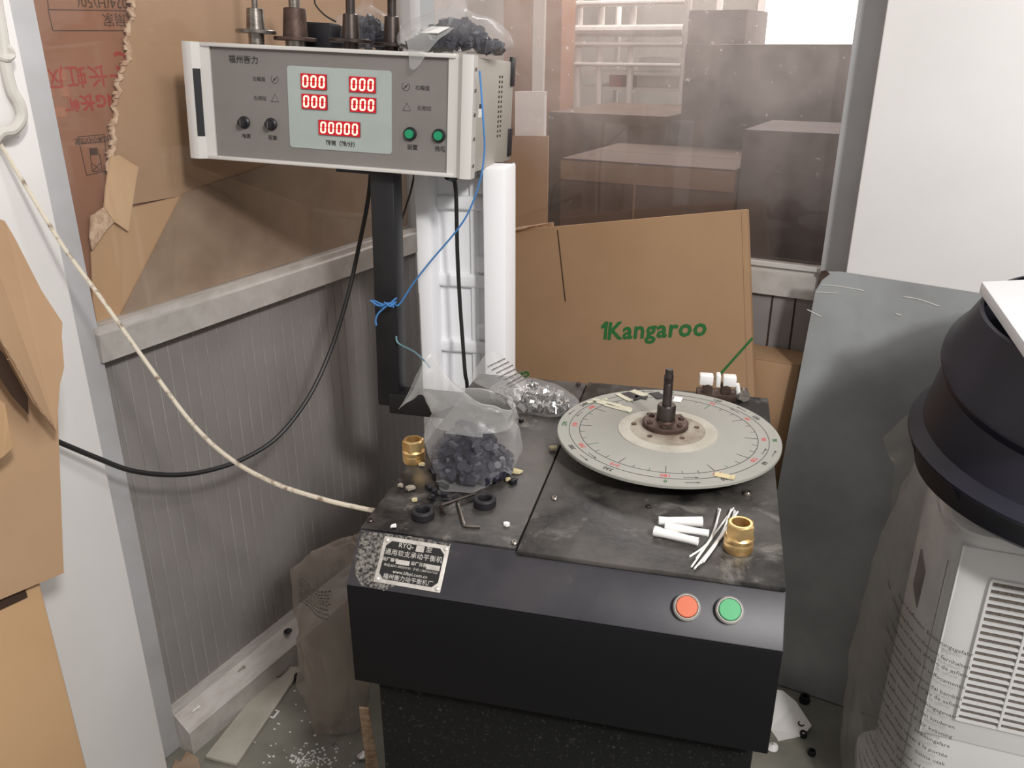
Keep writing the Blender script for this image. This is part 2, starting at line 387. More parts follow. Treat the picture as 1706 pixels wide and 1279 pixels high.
# window 1 (left): post, corner post, pane
wn = struct(bpy.data.objects.new('window_1', None)); COL.objects.link(wn); wn.matrix_basis = LW.mat(0, SILL_HI, 0)
b = MB(); b.box((-0.055, 0.024, -0.022), (0.15, 1.868, 0.05)); b.build('frame_post', M['post'], wn, bevel=0.001)
b = MB(); b.box((0.478, 0.46, -0.012), (0.915, 0.92, 0.004)); b.build('pane', M['glass_left'], wn, smooth=0)
b = MB(); b.box((LEN_L-0.02, 0.45, -0.01), (0.04, 0.95, 0.05)); b.build('corner_post', M['post'], wn, bevel=0.001)
# back wall: grey ribbed panel below, pane above
root = struct(bpy.data.objects.new('wall_back', None)); COL.objects.link(root); root.matrix_basis = BW.mat(0, 0, 0)
b = MB(); b.box((0.6, SILL_LO/2, -0.025), (1.2, SILL_LO, 0.05)); b.build('panel', M['panel'], root, smooth=0)
b = MB(); k = 0.05
while k < 1.15:
    b.box((k, SILL_LO/2, 0.0006), (0.003, SILL_LO, 0.003)); k += 0.047
r = b.build('ribs', M['slit'], root, smooth=0); r['kind'] = 'stuff'
wn2 = struct(bpy.data.objects.new('window_2', None)); COL.objects.link(wn2); wn2.matrix_basis = BW.mat(0, SILL_HI, 0)
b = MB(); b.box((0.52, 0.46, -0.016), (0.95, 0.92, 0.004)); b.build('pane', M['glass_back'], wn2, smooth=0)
b = MB(); b.box((1.013, 0.40, -0.01), (0.052, 1.0, 0.07)); b.build('frame_post', M['post'], wn2, bevel=0.0015)
b = MB(); b.box((0.52, 0.004, 0.006), (0.94, 0.008, 0.012)); b.build('bead', M['extrusion'], wn2, smooth=0)
# white column on the right and on the left
b = MB(); b.box((1.045+0.5, 1.0, 0.02), (1.0, 2.0, 0.16)); struct(b.build('wall_right', M['white_wall'], matrix=BW.mat(0, 0, 0), bevel=0.004))
b = MB(); b.box((-0.035-0.35, 1.0, 0.008), (0.7, 2.0, 0.05)); struct(b.build('wall_near', M['white_wall'], matrix=LW.mat(0, 0, 0), bevel=0.002))
# far wall of the room behind the glass
b = MB(); b.box((0.9, 1.5, -2.2), (4.2, 3.0, 0.06)); struct(b.build('wall_far', M['far_wall'], matrix=BW.mat(0, 0, 0), smooth=0))

# ------------------------------------------------------------------ sheets of cardboard behind the left glass
def luv(px, py, off): return LW.hit(px, py, off)
O1, O2, O3, O4 = -0.034, -0.028, -0.022, -0.018
tA = thing('cardboard_sheet', 'reddish brown printed cardboard behind left glass with upside-down red lettering', 'cardboard', LW.w(0.10, SILL_HI, O1))
tA.matrix_basis = LW.mat(0.1, SILL_HI, O1)
def sheet_on(name, pts, off, material, parent, t=0.003):
    return plate_obj(name, LW, pts, t, material, off, parent)
sheet_on('board', [(0.0, SILL_HI), (0.55, SILL_HI), (0.55, 1.8), (0.0, 1.8)], O1, M['carton_red'], tA)
def on_A(px, py):
    u, v = luv(px, py, O1+0.003); return u-0.1, v-SILL_HI
def a_text(s, px, py, size, material, name='lettering', rot=math.pi, mirror=False, **k):
    u, v = on_A(px, py); m = Matrix.Translation((u, v, 0.0032)) @ Matrix.Rotation(rot, 4, 'Z')
    return text(name, s, size, material, tA, m, **k)
a_text('一长虹风', 145, 124, 0.036, M['ink_carton_red'], bold=0.0003, spacing=1.12)
a_text('NG长虹', 153, 168, 0.0265, M['ink_carton_red'], bold=0.0009, spacing=1.1)
a_text('C', 203, 100, 0.04, M['ink_carton_red'], bold=0.001)
a_text('风扇家', 200, 32, 0.022, M['ink_carton_dark'])
a_text('2024(H)50(', 176, 4, 0.022, M['ink_carton_dark'])
a_text('怕湿小心轻放', 153, 233, 0.0105, M['ink_carton_dark'], bold=0.0002)
def lines_on_A(name, quads, wd):
    b = MB()
    for p, q in quads:
        a = Vector(on_A(*p)).to_3d(); c = Vector(on_A(*q)).to_3d(); d = (c-a); n = Vector((-d.y, d.x, 0)).normalized()*wd/2
        b.prism([(a-n).xy, (c-n).xy, (c+n).xy, (a+n).xy], 0.0004, z0=0.003)
    return b.build(name, M['ink_carton_dark'], tA, smooth=0)
lines_on_A('printed_frame', [((80, 16), (222, 18)), ((80, 16), (88, 51)), ((88, 51), (222, 51)), ((79, 0), (81, 16))], 0.0016)
lines_on_A('printed_mark', [((130, 228), (173, 224)), ((173, 224), (180, 284)), ((180, 284), (144, 292)), ((144, 292), (130, 228)), ((132, 239), (176, 236)),
    ((150, 258), (166, 257)), ((166, 257), (170, 284)), ((170, 284), (154, 286)), ((154, 286), (150, 258)), ((153, 272), (168, 284)), ((168, 271), (154, 285))], 0.0013)
u, v = on_A(156, 252); b = MB(); b.box((u, v, 0.0032), (0.015, 0.011, 0.0006)); b.build('printed_block', M['ink_carton_dark'], tA, smooth=0)
# front torn sheet
torn_px = [(232, -420), (226, -200), (222, -60), (222, 0), (214, 40), (210, 75), (214, 100), (199, 122), (193, 150), (192, 170), (188, 190), (186, 215), (186, 240), (182, 262)]
torn = [luv(px, py, O2) for px, py in torn_px]
torn_j = jag(torn, 0.008, 0.003)
tB = thing('cardboard_sheet', 'large tan cardboard with torn ragged left edge behind left glass', 'cardboard'); tB.matrix_basis = LW.mat(0.3, 1.0, O2)
fold = [luv(px, py, O2) for px, py in [(190, 345), (300, 326), (470, 270), (690, 212)]]
cut = fold + [(0.935, 1.8), (torn[0][0], 1.8)] + torn_j
cut = [(max(0.02, min(0.935, p[0])), p[1]) for p in cut]
sheet_on('board', cut, O2, M['carton_a'], tB)
b = MB()
P = jag(torn, 0.006, 0.004)
for i, (a, c) in enumerate(zip(P, P[1:])):
    wd = random.uniform(0.003, 0.010); a = Vector(a); c = Vector(c); h = random.uniform(0.002, 0.006)
    b.prism([(a.x-wd, a.y), (c.x-wd*random.uniform(.5, 1.3), c.y), (c.x+0.003, c.y), (a.x+0.003, a.y)], h)
mm = tB.matrix_basis.inverted() @ LW.mat(0, 0, O2+0.002)
b.build('torn_edge', M['paper_edge'], tB, matrix=mm, smooth=0)
def flap(name, pxs, off, material, parent, t=0.003): return sheet_on(name, [luv(px, py, off) for px, py in pxs], off, material, parent, t)
f1 = flap('torn_flap', [(182, 262), (197, 258), (215, 270), (229, 278), (222, 320), (212, 385), (190, 370), (172, 345), (175, 310)], O3+0.004, M['carton_pale'], tB)
flap('torn_flap', [(150, 360), (172, 345), (190, 368), (178, 380), (152, 416), (148, 395)], O3+0.002, M['paper_edge'], tB)
flap('torn_flap', [(175, 272), (184, 260), (190, 272), (188, 283), (176, 285)], O3+0.0015, M['paper_edge'], tB)
tC = thing('cardboard_flap', 'light tan triangular cardboard flap in lower corner of left window', 'cardboard'); tC.matrix_basis = LW.mat(0.1, SILL_HI, O2)
flap('board', [(150, 420), (190, 352), (301, 326), (290, 350), (202, 522), (160, 538), (153, 500)], O2+0.001, M['carton_b'], tC)
tD = thing('cardboard_sheet', 'cardboard greyed to paint glass reflection, low in left window beneath grey console', 'cardboard'); tD.matrix_basis = LW.mat(0.5, SILL_HI, O2)
flap('board', [(200, 524), (303, 322), (690, 195), (690, 372)], O3, M['carton_grey'], tD)  # added sheet, its grey tone paints the reflection on the glass

# ------------------------------------------------------------------ the room behind the back glass
def carton_behind(px0, px1, pytop, off, depth, material, label, name='carton', z0=0.0, tape=False):
    u0 = BW.hit(px0, pytop, off)[0]; u1, zt = BW.hit(px1, pytop, off)
    zt = BW.hit((px0+px1)/2, pytop, off)[1]
    t = thing(name, label, 'box'); t.matrix_basis = BW.mat((u0+u1)/2, z0, off-depth/2)
    wd = u1-u0; h = zt-z0
    b = MB(); b.box((0, h/2, 0), (wd, h, depth)); b.build('body', material, t, bevel=0.004)
    for s in (-1, 1):
        b = MB(); b.box((0, h+0.001, s*depth/4), (wd*0.99, 0.003, depth/2*0.985)); b.build('flap', material, t, smooth=0)
    return t, wd, h
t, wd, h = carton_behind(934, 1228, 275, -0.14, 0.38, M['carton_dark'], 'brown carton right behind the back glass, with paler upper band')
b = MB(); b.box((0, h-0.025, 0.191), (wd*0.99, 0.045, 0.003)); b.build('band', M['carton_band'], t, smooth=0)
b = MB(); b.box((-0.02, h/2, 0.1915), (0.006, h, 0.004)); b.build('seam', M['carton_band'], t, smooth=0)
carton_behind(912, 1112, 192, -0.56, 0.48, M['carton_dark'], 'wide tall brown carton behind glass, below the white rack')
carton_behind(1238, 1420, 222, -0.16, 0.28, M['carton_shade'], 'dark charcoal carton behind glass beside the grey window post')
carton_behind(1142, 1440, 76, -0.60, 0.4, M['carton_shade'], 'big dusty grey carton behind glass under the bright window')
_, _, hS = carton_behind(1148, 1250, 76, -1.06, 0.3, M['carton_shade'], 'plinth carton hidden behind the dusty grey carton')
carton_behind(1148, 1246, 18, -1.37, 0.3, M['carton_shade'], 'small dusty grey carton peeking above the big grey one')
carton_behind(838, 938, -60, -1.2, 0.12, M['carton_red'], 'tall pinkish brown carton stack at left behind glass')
def panel_behind(name, pxs, off, material, label, cat, t=0.012):
    pts = [BW.hit(px, py, off) for px, py in pxs]
    return tag(plate_obj(name, BW, pts, t, material, off), label, cat)
def to_floor(p0, p1, ytop, off):
    u0, z = BW.hit(p0, ytop, off); u1, z1 = BW.hit(p1, ytop, off); return [(u0, 0), (u1, 0), (u1, z1), (u0, z)]
tag(plate_obj('foam_sheet', BW, to_floor(862, 911, 152, -0.10), 0.012, M['eps'], -0.10), 'cream foam panel standing behind glass beside console', 'panel')
tag(plate_obj('cardboard_sheet', BW, to_floor(846, 915, 226, -0.07), 0.006, M['carton_a'], -0.07), 'brown cardboard standing behind glass in front of cream foam panel', 'cardboard')
u0, _ = BW.hit(920, 0, -0.5); u1, _ = BW.hit(945, 0, -0.5)
tag(plate_obj('board_strip', BW, [(u0-0.005, 0), (u1-0.02, 0), (u1, 1.7), (u0+0.012, 1.7)], 0.01, M['far_white'], -0.38), 'pale narrow board leaning behind glass left of white rack', 'board')
# white metal rack
rk = thing('metal_rack', 'white tubular metal rack with shelves behind the dusty glass', 'rack'); OFF = -1.48
rk.matrix_basis = BW.mat(BW.hit(1060, 100, OFF)[0], 0, OFF)
def rp(px, py, off=OFF):
    u, v = BW.hit(px, py, off); return Vector((u-BW.hit(1060, 100, OFF)[0], v, off-OFF))
for px in (964, 1000, 1052, 1142):
    x = rp(px, 80).x
    b = MB(); b.cyl((x, 0, 0), (x, 1.9, 0), 0.013, seg=10); b.build('post', M['far_white'], rk)
for px in (964, 1142):
    x = rp(px, 80).x
    b = MB(); b.cyl((x, 0, -0.4), (x, 1.9, -0.4), 0.013, seg=10); b.build('post', M['far_white'], rk)
xa, xb = rp(962, 0).x, rp(1144, 0).x
for py, rr in ((50, 0.02), (5, 0.012), (74, 0.01), (108, 0.008)):
    y = rp(1060, py).y
    b = MB(); b.cyl((xa, y, 0.012), (xb, y, 0.012), rr, seg=10); b.build('rail', M['far_white'], rk)
for py in (55, 120, 146):
    y = rp(1060, py).y
    b = MB(); b.box(((xa+xb)/2, y-0.006, -0.2), (xb-xa, 0.012, 0.38)); b.build('shelf', M['far_white'], rk, smooth=0)
ys = rp(1060, 146).y
for i, (px0, px1, h, mt, lab, cat) in enumerate(((1012, 1034, 0.05, 'far_red', 'red part on the middle shelf of the white rack', 'part'), (1060, 1136, 0.045, 'far_white', 'white flat box on the middle shelf of the white rack', 'box'), (1062, 1138, 0.05, 'eps', 'white flat tray on the upper shelf of the white rack', 'tray'))):
    y = ys if i < 2 else rp(1060, 120).y
    xm = (rp(px0, 0).x+rp(px1, 0).x)/2; wd = rp(px1, 0).x-rp(px0, 0).x
    b = MB(); b.box((0, h/2, 0), (wd, h, 0.2)); b.box((0, h, 0), (wd*0.9, 0.004, 0.17))
    o = b.build(('small_part', 'flat_box', 'tray')[i], M[mt], bevel=0.003); o.matrix_basis = rk.matrix_basis @ Matrix.Translation((xm, y, -0.15)); tag(o, lab, cat)
# bright window of the far room
b = MB(); b.box((0, 0.3, 0), (0.62, 0.8, 0.02))
wf = struct(b.build('window_3', M['glow'], matrix=BW.mat(BW.hit(1385, 60, -2.1)[0]+0.02, BW.hit(1385, 92, -2.1)[1], -2.15), smooth=0))
b = MB()
for x in (-0.32, 0.32): b.box((x, 0.3, 0.01), (0.03, 0.86, 0.04))
for y in (-0.11, 0.71): b.box((0, y, 0.01), (0.67, 0.03, 0.04))
b.build('frame', M['far_white'], wf, smooth=0)

# ================================================================== BALANCING MACHINE
mc = thing('balancing_machine', 'black dynamic balancing machine with round graduated disc and sloped control panel', 'machine', MO, (0, 0, YAW))
W_, D_ = 0.472, 0.500
CH_Y, CH_Z, SK_Z = -0.046, 0.782, 0.648
# body: side profile extruded
prof = [(D_, 0.654), (D_, ZT-0.004), (0.0, ZT-0.004), (CH_Y+0.002, CH_Z), (CH_Y+0.002, 0.654)]
yz = Matrix(((0, 0, 1, 0), (1, 0, 0, 0), (0, 1, 0, 0), (0, 0, 0, 1)))
b = MB(); b.prism(prof, W_-0.008, m=Matrix.Translation((0.004, 0, 0)) @ yz); b.build('body_shell', M['black_skirt'], mc, smooth=0)
b = MB(); b.box((W_/2, CH_Y+0.001, (CH_Z+SK_Z)/2), (W_, 0.005, CH_Z-SK_Z)); b.build('front_skirt', M['black_skirt'], mc, bevel=0.0015)
for x in (0.002, W_-0.002):
    b = MB(); b.prism([(D_, SK_Z), (D_, ZT-0.003), (0.0, ZT-0.003), (CH_Y, CH_Z), (CH_Y, SK_Z)], 0.004, m=Matrix.Translation((x-0.002, 0, 0)) @ yz); b.build('side_panel', M['black_skirt'], mc, smooth=0)
# sloped control panel
sl = Vector((0, CH_Y, CH_Z-(ZT-0.003))); SLEN = sl.length
CHm = frame_m((0, 0, ZT-0.003), (1, 0, 0), -sl)              # x right, y up the slope (0 at the top edge), z outward
cpl = Plane(MW(0, 0, ZT-0.003), ex, (ey*(-CH_Y) + Z*(ZT-0.003-CH_Z)))
b = MB(); b.box((W_/2, -SLEN/2, 0), (W_, SLEN, 0.004)); cp = b.build('control_panel', M['black_gloss'], mc, bevel=0.0012, matrix=CHm)
def CP(px, py): return cpl.hit(px, py)
# worn patch at the panel's left
pts = [CP(*q) for q in [(604, 884), (640, 889), (700, 897), (752, 906), (745, 915), (700, 925), (690, 960), (640, 985), (598, 972), (592, 940)]]
b = MB(); b.prism(jag(pts+[pts[0]], 0.004, 0.0012)[:-1], 0.0003, z0=0.002); b.build('worn_patch', M['grime'], cp, smooth=0)
# name plate
q = [Vector(CP(*p)) for p in [(641, 893), (751, 911), (734, 988), (625, 970)]]
nc = (q[0]+q[1]+q[2]+q[3])/4; nx = ((q[1]-q[0])+(q[2]-q[3])).normalized(); nw = ((q[1]-q[0]).length+(q[2]-q[3]).length)/2; nh = ((q[0]-q[3]).length+(q[1]-q[2]).length)/2
ang = math.atan2(nx.y, nx.x)
npm = CHm @ Matrix.Translation((nc.x, nc.y, 0.0022)) @ Matrix.Rotation(ang, 4, 'Z')
b = MB(); b.box((0, 0, 0.0006), (nw, nh, 0.0012)); nplate = b.build('nameplate', M['plate'], mc, matrix=npm, bevel=0.0004)
c = 0.006; hw, hh = nw/2-0.0045, nh/2-0.0045
b = MB(); b.prism([(-hw+c, -hh), (hw-c, -hh), (hw, -hh+c), (hw, hh-c), (hw-c, hh), (-hw+c, hh), (-hw, hh-c), (-hw, -hh+c)], 0.0003, z0=0.0012); b.build('plate_field', M['plate_black'], nplate, smooth=0)
T = Matrix.Translation
for s, x, y, sz, bo, al in (('RYQ-', -0.011, 0.0182, 0.0074, 0.0001, 'CENTER'), ('型', 0.0165, 0.018, 0.0074, 0.00002, 'CENTER'), ('通用软支承动平衡机', 0.0, 0.0088, 0.0074, 0.00004, 'CENTER'),
        ('出厂编号', -0.0255, 0.0005, 0.0046, 0.0001, 'CENTER'), ('出厂日期', 0.0085, 0.0003, 0.0046, 0.0001, 'CENTER'), ('电话:0591-83503930  手机:13809507363', 0, -0.0058, 0.0036, 0.0, 'CENTER'),
        ('www.hlbpl.com.cn', 0.001, -0.0119, 0.0052, 0.00006, 'CENTER'), ('福州衡力动平衡机厂', 0, -0.0185, 0.0064, 0.00003, 'CENTER')):
    text('lettering', s, sz, M['plate'], nplate, T((x, y, 0.0016)), bold=bo, align=al, extrude=0.0001, spacing=1.06)
for x, y, wd, ht in ((0.0058, 0.0178, 0.0095, 0.0072), (-0.0105, -0.0004, 0.016, 0.0052), (0.0255, -0.0004, 0.0155, 0.0056)):
    b = MB(); b.box((x, y, 0.0016), (wd, ht, 0.0003)); b.build('blank_field', M['plate'], nplate, smooth=0)
for sx in (-1, 1):
    for sy in (-1, 1):
        b = MB(); b.lathe([(0.0027, 0), (0.0027, 0.0008), (0.0016, 0.0017), (0, 0.002)], 14); b.build('rivet', M['plate'], nplate, loc=(sx*(nw/2-0.004), sy*(nh/2-0.004), 0.0012))
# push buttons
for px, py, cm, lab in ((1144, 1013, 'orange_cap', 'orange button cap'), (1215, 1018, 'green_lit', 'green button cap')):
    u, v = CP(px, py)
    b = MB(); b.lathe([(0, 0), (0.0142, 0), (0.0142, 0.006), (0.0125, 0.0082), (0.0118, 0.0082), (0.0118, 0.004), (0, 0.004)], 32)
    bt = b.build('push_button', M['chrome'], mc, matrix=CHm @ T((u, v, 0.002)))
    b = MB(); b.lathe([(0, 0.003), (0.0110, 0.003), (0.0110, 0.0086), (0.0102, 0.0096), (0, 0.0098)], 32); k = b.build('button_cap', M[cm], bt); k['label'] = lab
# top plates
XS = 0.187
b = MB(); b.box((XS/2-0.0015+0.0005, D_/2, ZT-0.002), (XS-0.003, D_, 0.004)); b.build('top_plate', M['black_top'], mc, bevel=0.0008)
b = MB(); b.box(((XS+W_)/2, D_/2-0.003, ZT-0.001), (W_-XS-0.001, D_+0.008, 0.006)); b.build('top_plate', M['black_top'], mc, bevel=0.0012)
def screw(px, py, r=0.005, z=ZT, m='dark_steel', h=0.003):
    x, y = ML(px, py, z)
    b = MB(); b.lathe([(0, 0), (r, 0), (r, h*0.5), (r*0.7, h), (r*0.45, h), (r*0.4, h*0.5), (0, h*0.5)], 16); return b.build('bolt', M[m], mc, loc=(x, y, z))
screw(617, 868, 0.0042); screw(1245, 824, 0.0055, ZT+0.002, 'steel', 0.005); screw(857, 905, 0.004, ZT, 'steel'); screw(924, 831, 0.0042, ZT+0.002, 'steel'); screw(964, 640, 0.004, ZT+0.002); screw(1080, 845, 0.003, ZT+0.002)
# base
b = MB(); b.box((W_/2+0.002, 0.225, 0.326), (0.446, 0.48, 0.652)); b.build('base_cabinet', M['granite'], mc, bevel=0.003)
# graduated disc
dxy = ((0.1836+0.475)/2, 0.2735); DZ = ZT+0.026; DR = 0.1485
b = MB(); b.lathe([(0, 0), (DR-0.004, 0), (DR, 0.002), (DR, 0.0055), (DR-0.001, 0.0065), (0.071, 0.0068), (0.068, 0.0085), (0, 0.0085)], 96)
dk = b.build('graduated_disc', M['disc'], mc, loc=(dxy[0], dxy[1], DZ))
b = MB(); b.lathe([(0.0665, 0.0082), (0.066, 0.0095), (0.050, 0.0104), (0.050, 0.008)], 64); b.build('core_rim', M['core_rim'], dk)
b = MB(); b.lathe([(0.050, 0.008), (0.050, 0.0102), (0.03, 0.0112), (0, 0.0112)], 64); b.build('disc_core', M['disc_core'], dk)
b = MB(); b.cyl((0, 0, ZT-0.004-DZ), (0, 0, 0.001), 0.03, 0.04, 32); b.build('bearing_neck', M['dark_steel'], dk)
tz = 0.00655
def ring(b, r, wd): b.lathe([(r-wd/2, tz), (r-wd/2, tz+0.0003), (r+wd/2, tz+0.0003), (r+wd/2, tz)], 96, close=True)
bk = MB(); bgn = MB(); brd = MB()
ring(bk, DR*0.89, 0.0007); ring(bk, DR*0.795, 0.0008)
OFFA = R_(3)
for k in range(36):
    a = OFFA+2*math.pi*k/36; long = k % 3 == 0; r1 = DR*0.795; r0 = r1-(0.017 if long else 0.007)
    m = Matrix.Rotation(a, 4, 'Z'); (bgn if k % 5 == 1 else bk).box(((r0+r1)/2, 0, tz+0.0002), (r1-r0, 0.0008 if long else 0.0006, 0.0003), m)
for k in range(12):
    a = OFFA+2*math.pi*k/12
    me = text_mesh(str((k*30+90) % 360), 0.0092, bold=0.0001, extrude=0.0001); (bgn if k % 3 == 0 else bk).mesh(me, Matrix.Rotation(a, 4, 'Z') @ T((DR*0.937, 0, tz+0.0002)) @ Matrix.Rotation(-math.pi/2, 4, 'Z')); bpy.data.meshes.remove(me)
    me = text_mesh(str((450-k*30) % 360), 0.0088, bold=0.0001, extrude=0.0001); brd.mesh(me, Matrix.Rotation(a, 4, 'Z') @ T((DR*0.842, 0, tz+0.0002)) @ Matrix.Rotation(-math.pi/2, 4, 'Z')); bpy.data.meshes.remove(me)
    if k % 2:
        for rr in (0.945, 0.86):
            m = Matrix.Rotation(a+0.16, 4, 'Z'); bk.box((DR*rr, 0.008, tz+0.0002), (0.0006, 0.014, 0.0003), m); bk.prism([(DR*rr-0.0016, 0.015), (DR*rr+0.0016, 0.015), (DR*rr, 0.0195)], 0.0003, m, z0=tz)
for bb_, nm_, mt_ in ((bk, 'black_scale', 'ink_black'), (bgn, 'green_scale', 'ink_green'), (brd, 'red_scale', 'ink_red')): bb_.build(nm_, M[mt_], dk, smooth=0)['kind'] = 'stuff'
HX = (-0.004, 0.010)
b = MB(); b.lathe([(0, 0.011), (0.031, 0.011), (0.031, 0.0165), (0.029, 0.018), (0.0135, 0.0185), (0.0125, 0.021), (0, 0.021)], 40); b.build('hub_flange', M['rust'], dk, loc=(HX[0], HX[1], 0))
b = MB(); b.lathe([(0.0125, 0.018), (0.0125, 0.040), (0.0112, 0.0425), (0.006, 0.0425), (0.006, 0.018)], 28); b.build('hub_sleeve', M['dark_steel'], dk, loc=(HX[0], HX[1], 0))
b = MB(); b.lathe([(0, 0.02), (0.0062, 0.02), (0.0062, 0.072), (0.0056, 0.073), (0.0062, 0.074), (0.0062, 0.084), (0.0052, 0.086), (0.0052, 0.092), (0.0042, 0.093), (0, 0.093)], 20); b.build('spindle', M['dark_steel'], dk, loc=(HX[0], HX[1], 0))
for k in range(6):
    a = 2*math.pi*k/6+0.5; b = MB(); b.lathe([(0, 0.0175), (0.0038, 0.0175), (0.0038, 0.0205), (0.002, 0.0205), (0.0018, 0.0185), (0, 0.0185)], 14)
    b.build('bolt', M['rust'], dk, loc=(HX[0]+0.023*math.cos(a), HX[1]+0.023*math.sin(a), 0.0005))
for k in range(6):
    a = 2*math.pi*k/6+0.1; b = MB(); b.lathe([(0, 0.0105), (0.0034, 0.0105), (0.0034, 0.0118), (0, 0.0125)], 14)
    b.build('plug', M['rust'], dk, loc=(HX[0]+0.042*math.cos(a), HX[1]+0.042*math.sin(a), 0))
# pole behind the machine with its foot
tl = math.tan(R_(1.6))
b = MB(); b.box((0, 0, 0.2125), (0.042, 0.04, 0.425)); pole = b.build('pole', M['black_tube'], mc, bevel=0.003, loc=(-0.181, 0.555, 0.735), rot=(0, R_(1.6), 0))
b = MB(); b.box((-0.03, 0.552, 0.742), (0.30, 0.04, 0.04)); b.box((0.1, 0.516, 0.742), (0.05, 0.036, 0.04)); b.build('pole_foot', M['black_tube'], mc, bevel=0.003)
# pickup clamp at the back of the top
x, y = ML(1190, 662)
cl = MB(); cl.box((0, 0, 0.006), (0.06, 0.03, 0.012)); ck = cl.build('pickup_bracket', M['rust'], mc, bevel=0.002, loc=(x+0.002, y-0.004, ZT+0.001), rot=(0, 0, R_(4)))
for dx, wd in ((-0.017, 0.021), (0.0012, 0.007), (0.0185, 0.02)):
    b = MB(); b.box((dx, 0, 0.031), (wd, 0.018, 0.016 if wd > 0.01 else 0.02)); b.build('clamp_block', M['sticker'], ck, bevel=0.002)
for dx in (-0.014, 0.014):
    b = MB(); b.cyl((dx, -0.012, 0.018), (dx, 0.014, 0.018), 0.0075, seg=20); b.build('pickup_coil', M['rust'], ck)
b = MB(); b.cyl((0.036, 0.0, 0.0), (0.030, 0, 0.026), 0.004, seg=14); b.build('hose', M['sticker'], ck)
b = MB(); b.cyl((0.042, -0.008, 0.010), (0.042, 0.010, 0.010), 0.0075, seg=16); b.cyl((0.042, -0.012, 0.010), (0.042, -0.008, 0.010), 0.009, seg=6); b.build('connector', M['steel'], ck)

# ================================================================== MEASURING CONSOLE on the pole
cs = thing('measuring_console', 'grey measuring console with red digital displays on top of black pole', 'instrument')
CO = Vector((-0.531, 1.443, 1.170))
CM = Matrix.Rotation(R_(-13.215), 4, 'Z') @ Matrix.Rotation(R_(2.252), 4, 'Y') @ Matrix.Rotation(R_(-2.513), 4, 'X'); CM.translation = CO
cs.matrix_basis = CM
CW, CHh, CD = 0.482, 0.180, 0.30
fpl = Plane(CO, CM.to_3x3() @ Vector((1, 0, 0)), CM.to_3x3() @ Vector((0, 0, 1)))
def CF(px, py, off=0): return fpl.hit(px, py, off)
FM = Matrix(((1, 0, 0, 0), (0, 0, -1, 0), (0, 1, 0, 0), (0, 0, 0, 1)))            # front-plane (u, v, out) -> console axes
b = MB(); b.box((CW/2, 0.012+CD/2, CHh/2), (CW-0.026, CD-0.004, CHh-0.006)); b.build('case', M['case'], cs, bevel=0.002)
b = MB(); b.box((CW/2, 0.006, CHh/2), (CW-0.07, 0.006, CHh-0.008)); b.build('front_panel', M['face'], cs, smooth=0)
for z in (0.003, CHh-0.003):
    b = MB(); b.box((CW/2, 0.004, z), (CW-0.06, 0.018, 0.006)); b.build('edge_rail', M['extrusion'], cs, bevel=0.001)
for s, x0 in (('l', 0.0), ('r', CW)):
    sg = 1 if s == 'l' else -1
    prof = [(x0, 0.013), (x0, -0.010), (x0+sg*0.010, -0.013), (x0+sg*0.017, -0.012), (x0+sg*0.026, -0.002), (x0+sg*0.042, 0.0), (x0+sg*0.042, 0.013)]
    b = MB(); b.prism(prof, CHh); hd = b.build('handle_profile', M['extrusion'], cs, smooth=25)
    if s == 'l':
        b = MB(); b.box((0, 0, 0), (0.012, 0.002, 0.104)); b.build('finger_slot', M['black_plastic'], hd, smooth=0, loc=(x0+0.0212, -0.0074, 0.088), rot=(0, 0, R_(48)))
    if s == 'r':
        for z in (0.02, 0.06, 0.095, 0.13, 0.16):
            b = MB(); b.cyl((x0, 0.0, z), (x0+0.002, 0.0, z), 0.0028, seg=12); b.build('screw', M['steel'], hd)
for x, y in ((0.10, 0.05), (0.10, 0.26), (0.42, 0.05), (0.42, 0.26)):
    b = MB(); b.lathe([(0, 0), (0.012, 0), (0.014, -0.008), (0, -0.008)], 18); b.build('foot', M['rubber'], cs, loc=(x, y, 0.003))
b = MB(); b.box((0.29, 0.08, -0.004), (0.10, 0.10, 0.01)); b.build('mount_plate', M['black_tube'], cs, bevel=0.001)
def fmat(px, py, out=0.0): u, v = CF(px, py); return FM @ T((u, v, out))
FZ = -0.003                                                                          # front panel face
def quad_front(name, px4, t, out, material, round_=0.0, parent=cs):
    q = [CF(*p, FZ) for p in px4]; u0 = (q[0][0]+q[3][0])/2; u1 = (q[1][0]+q[2][0])/2; v1 = (q[0][1]+q[1][1])/2; v0 = (q[2][1]+q[3][1])/2
    b = MB()
    if round_:
        pts = []
        for cx, cy, a0 in ((u1-round_, v1-round_, 0), (u0+round_, v1-round_, 90), (u0+round_, v0+round_, 180), (u1-round_, v0+round_, 270)):
            for k in range(5): pts.append((cx+round_*math.cos(R_(a0+k*22.5)), cy+round_*math.sin(R_(a0+k*22.5))))
        b.prism(pts, t, z0=out)
    else: b.box(((u0+u1)/2, (v0+v1)/2, out+t/2), (u1-u0, v1-v0, t))
    bb = MB(); bb.bm.free(); bb.bm = b.bm; bmesh.ops.transform(bb.bm, matrix=FM, verts=bb.bm.verts)
    return bb.build(name, material, parent, smooth=0), (u0, v0, u1, v1)
quad_front('display_window', [(477, 108), (652, 119), (654, 256), (485, 246)], 0.0012, FZ, M['window_pale'], 0.005)
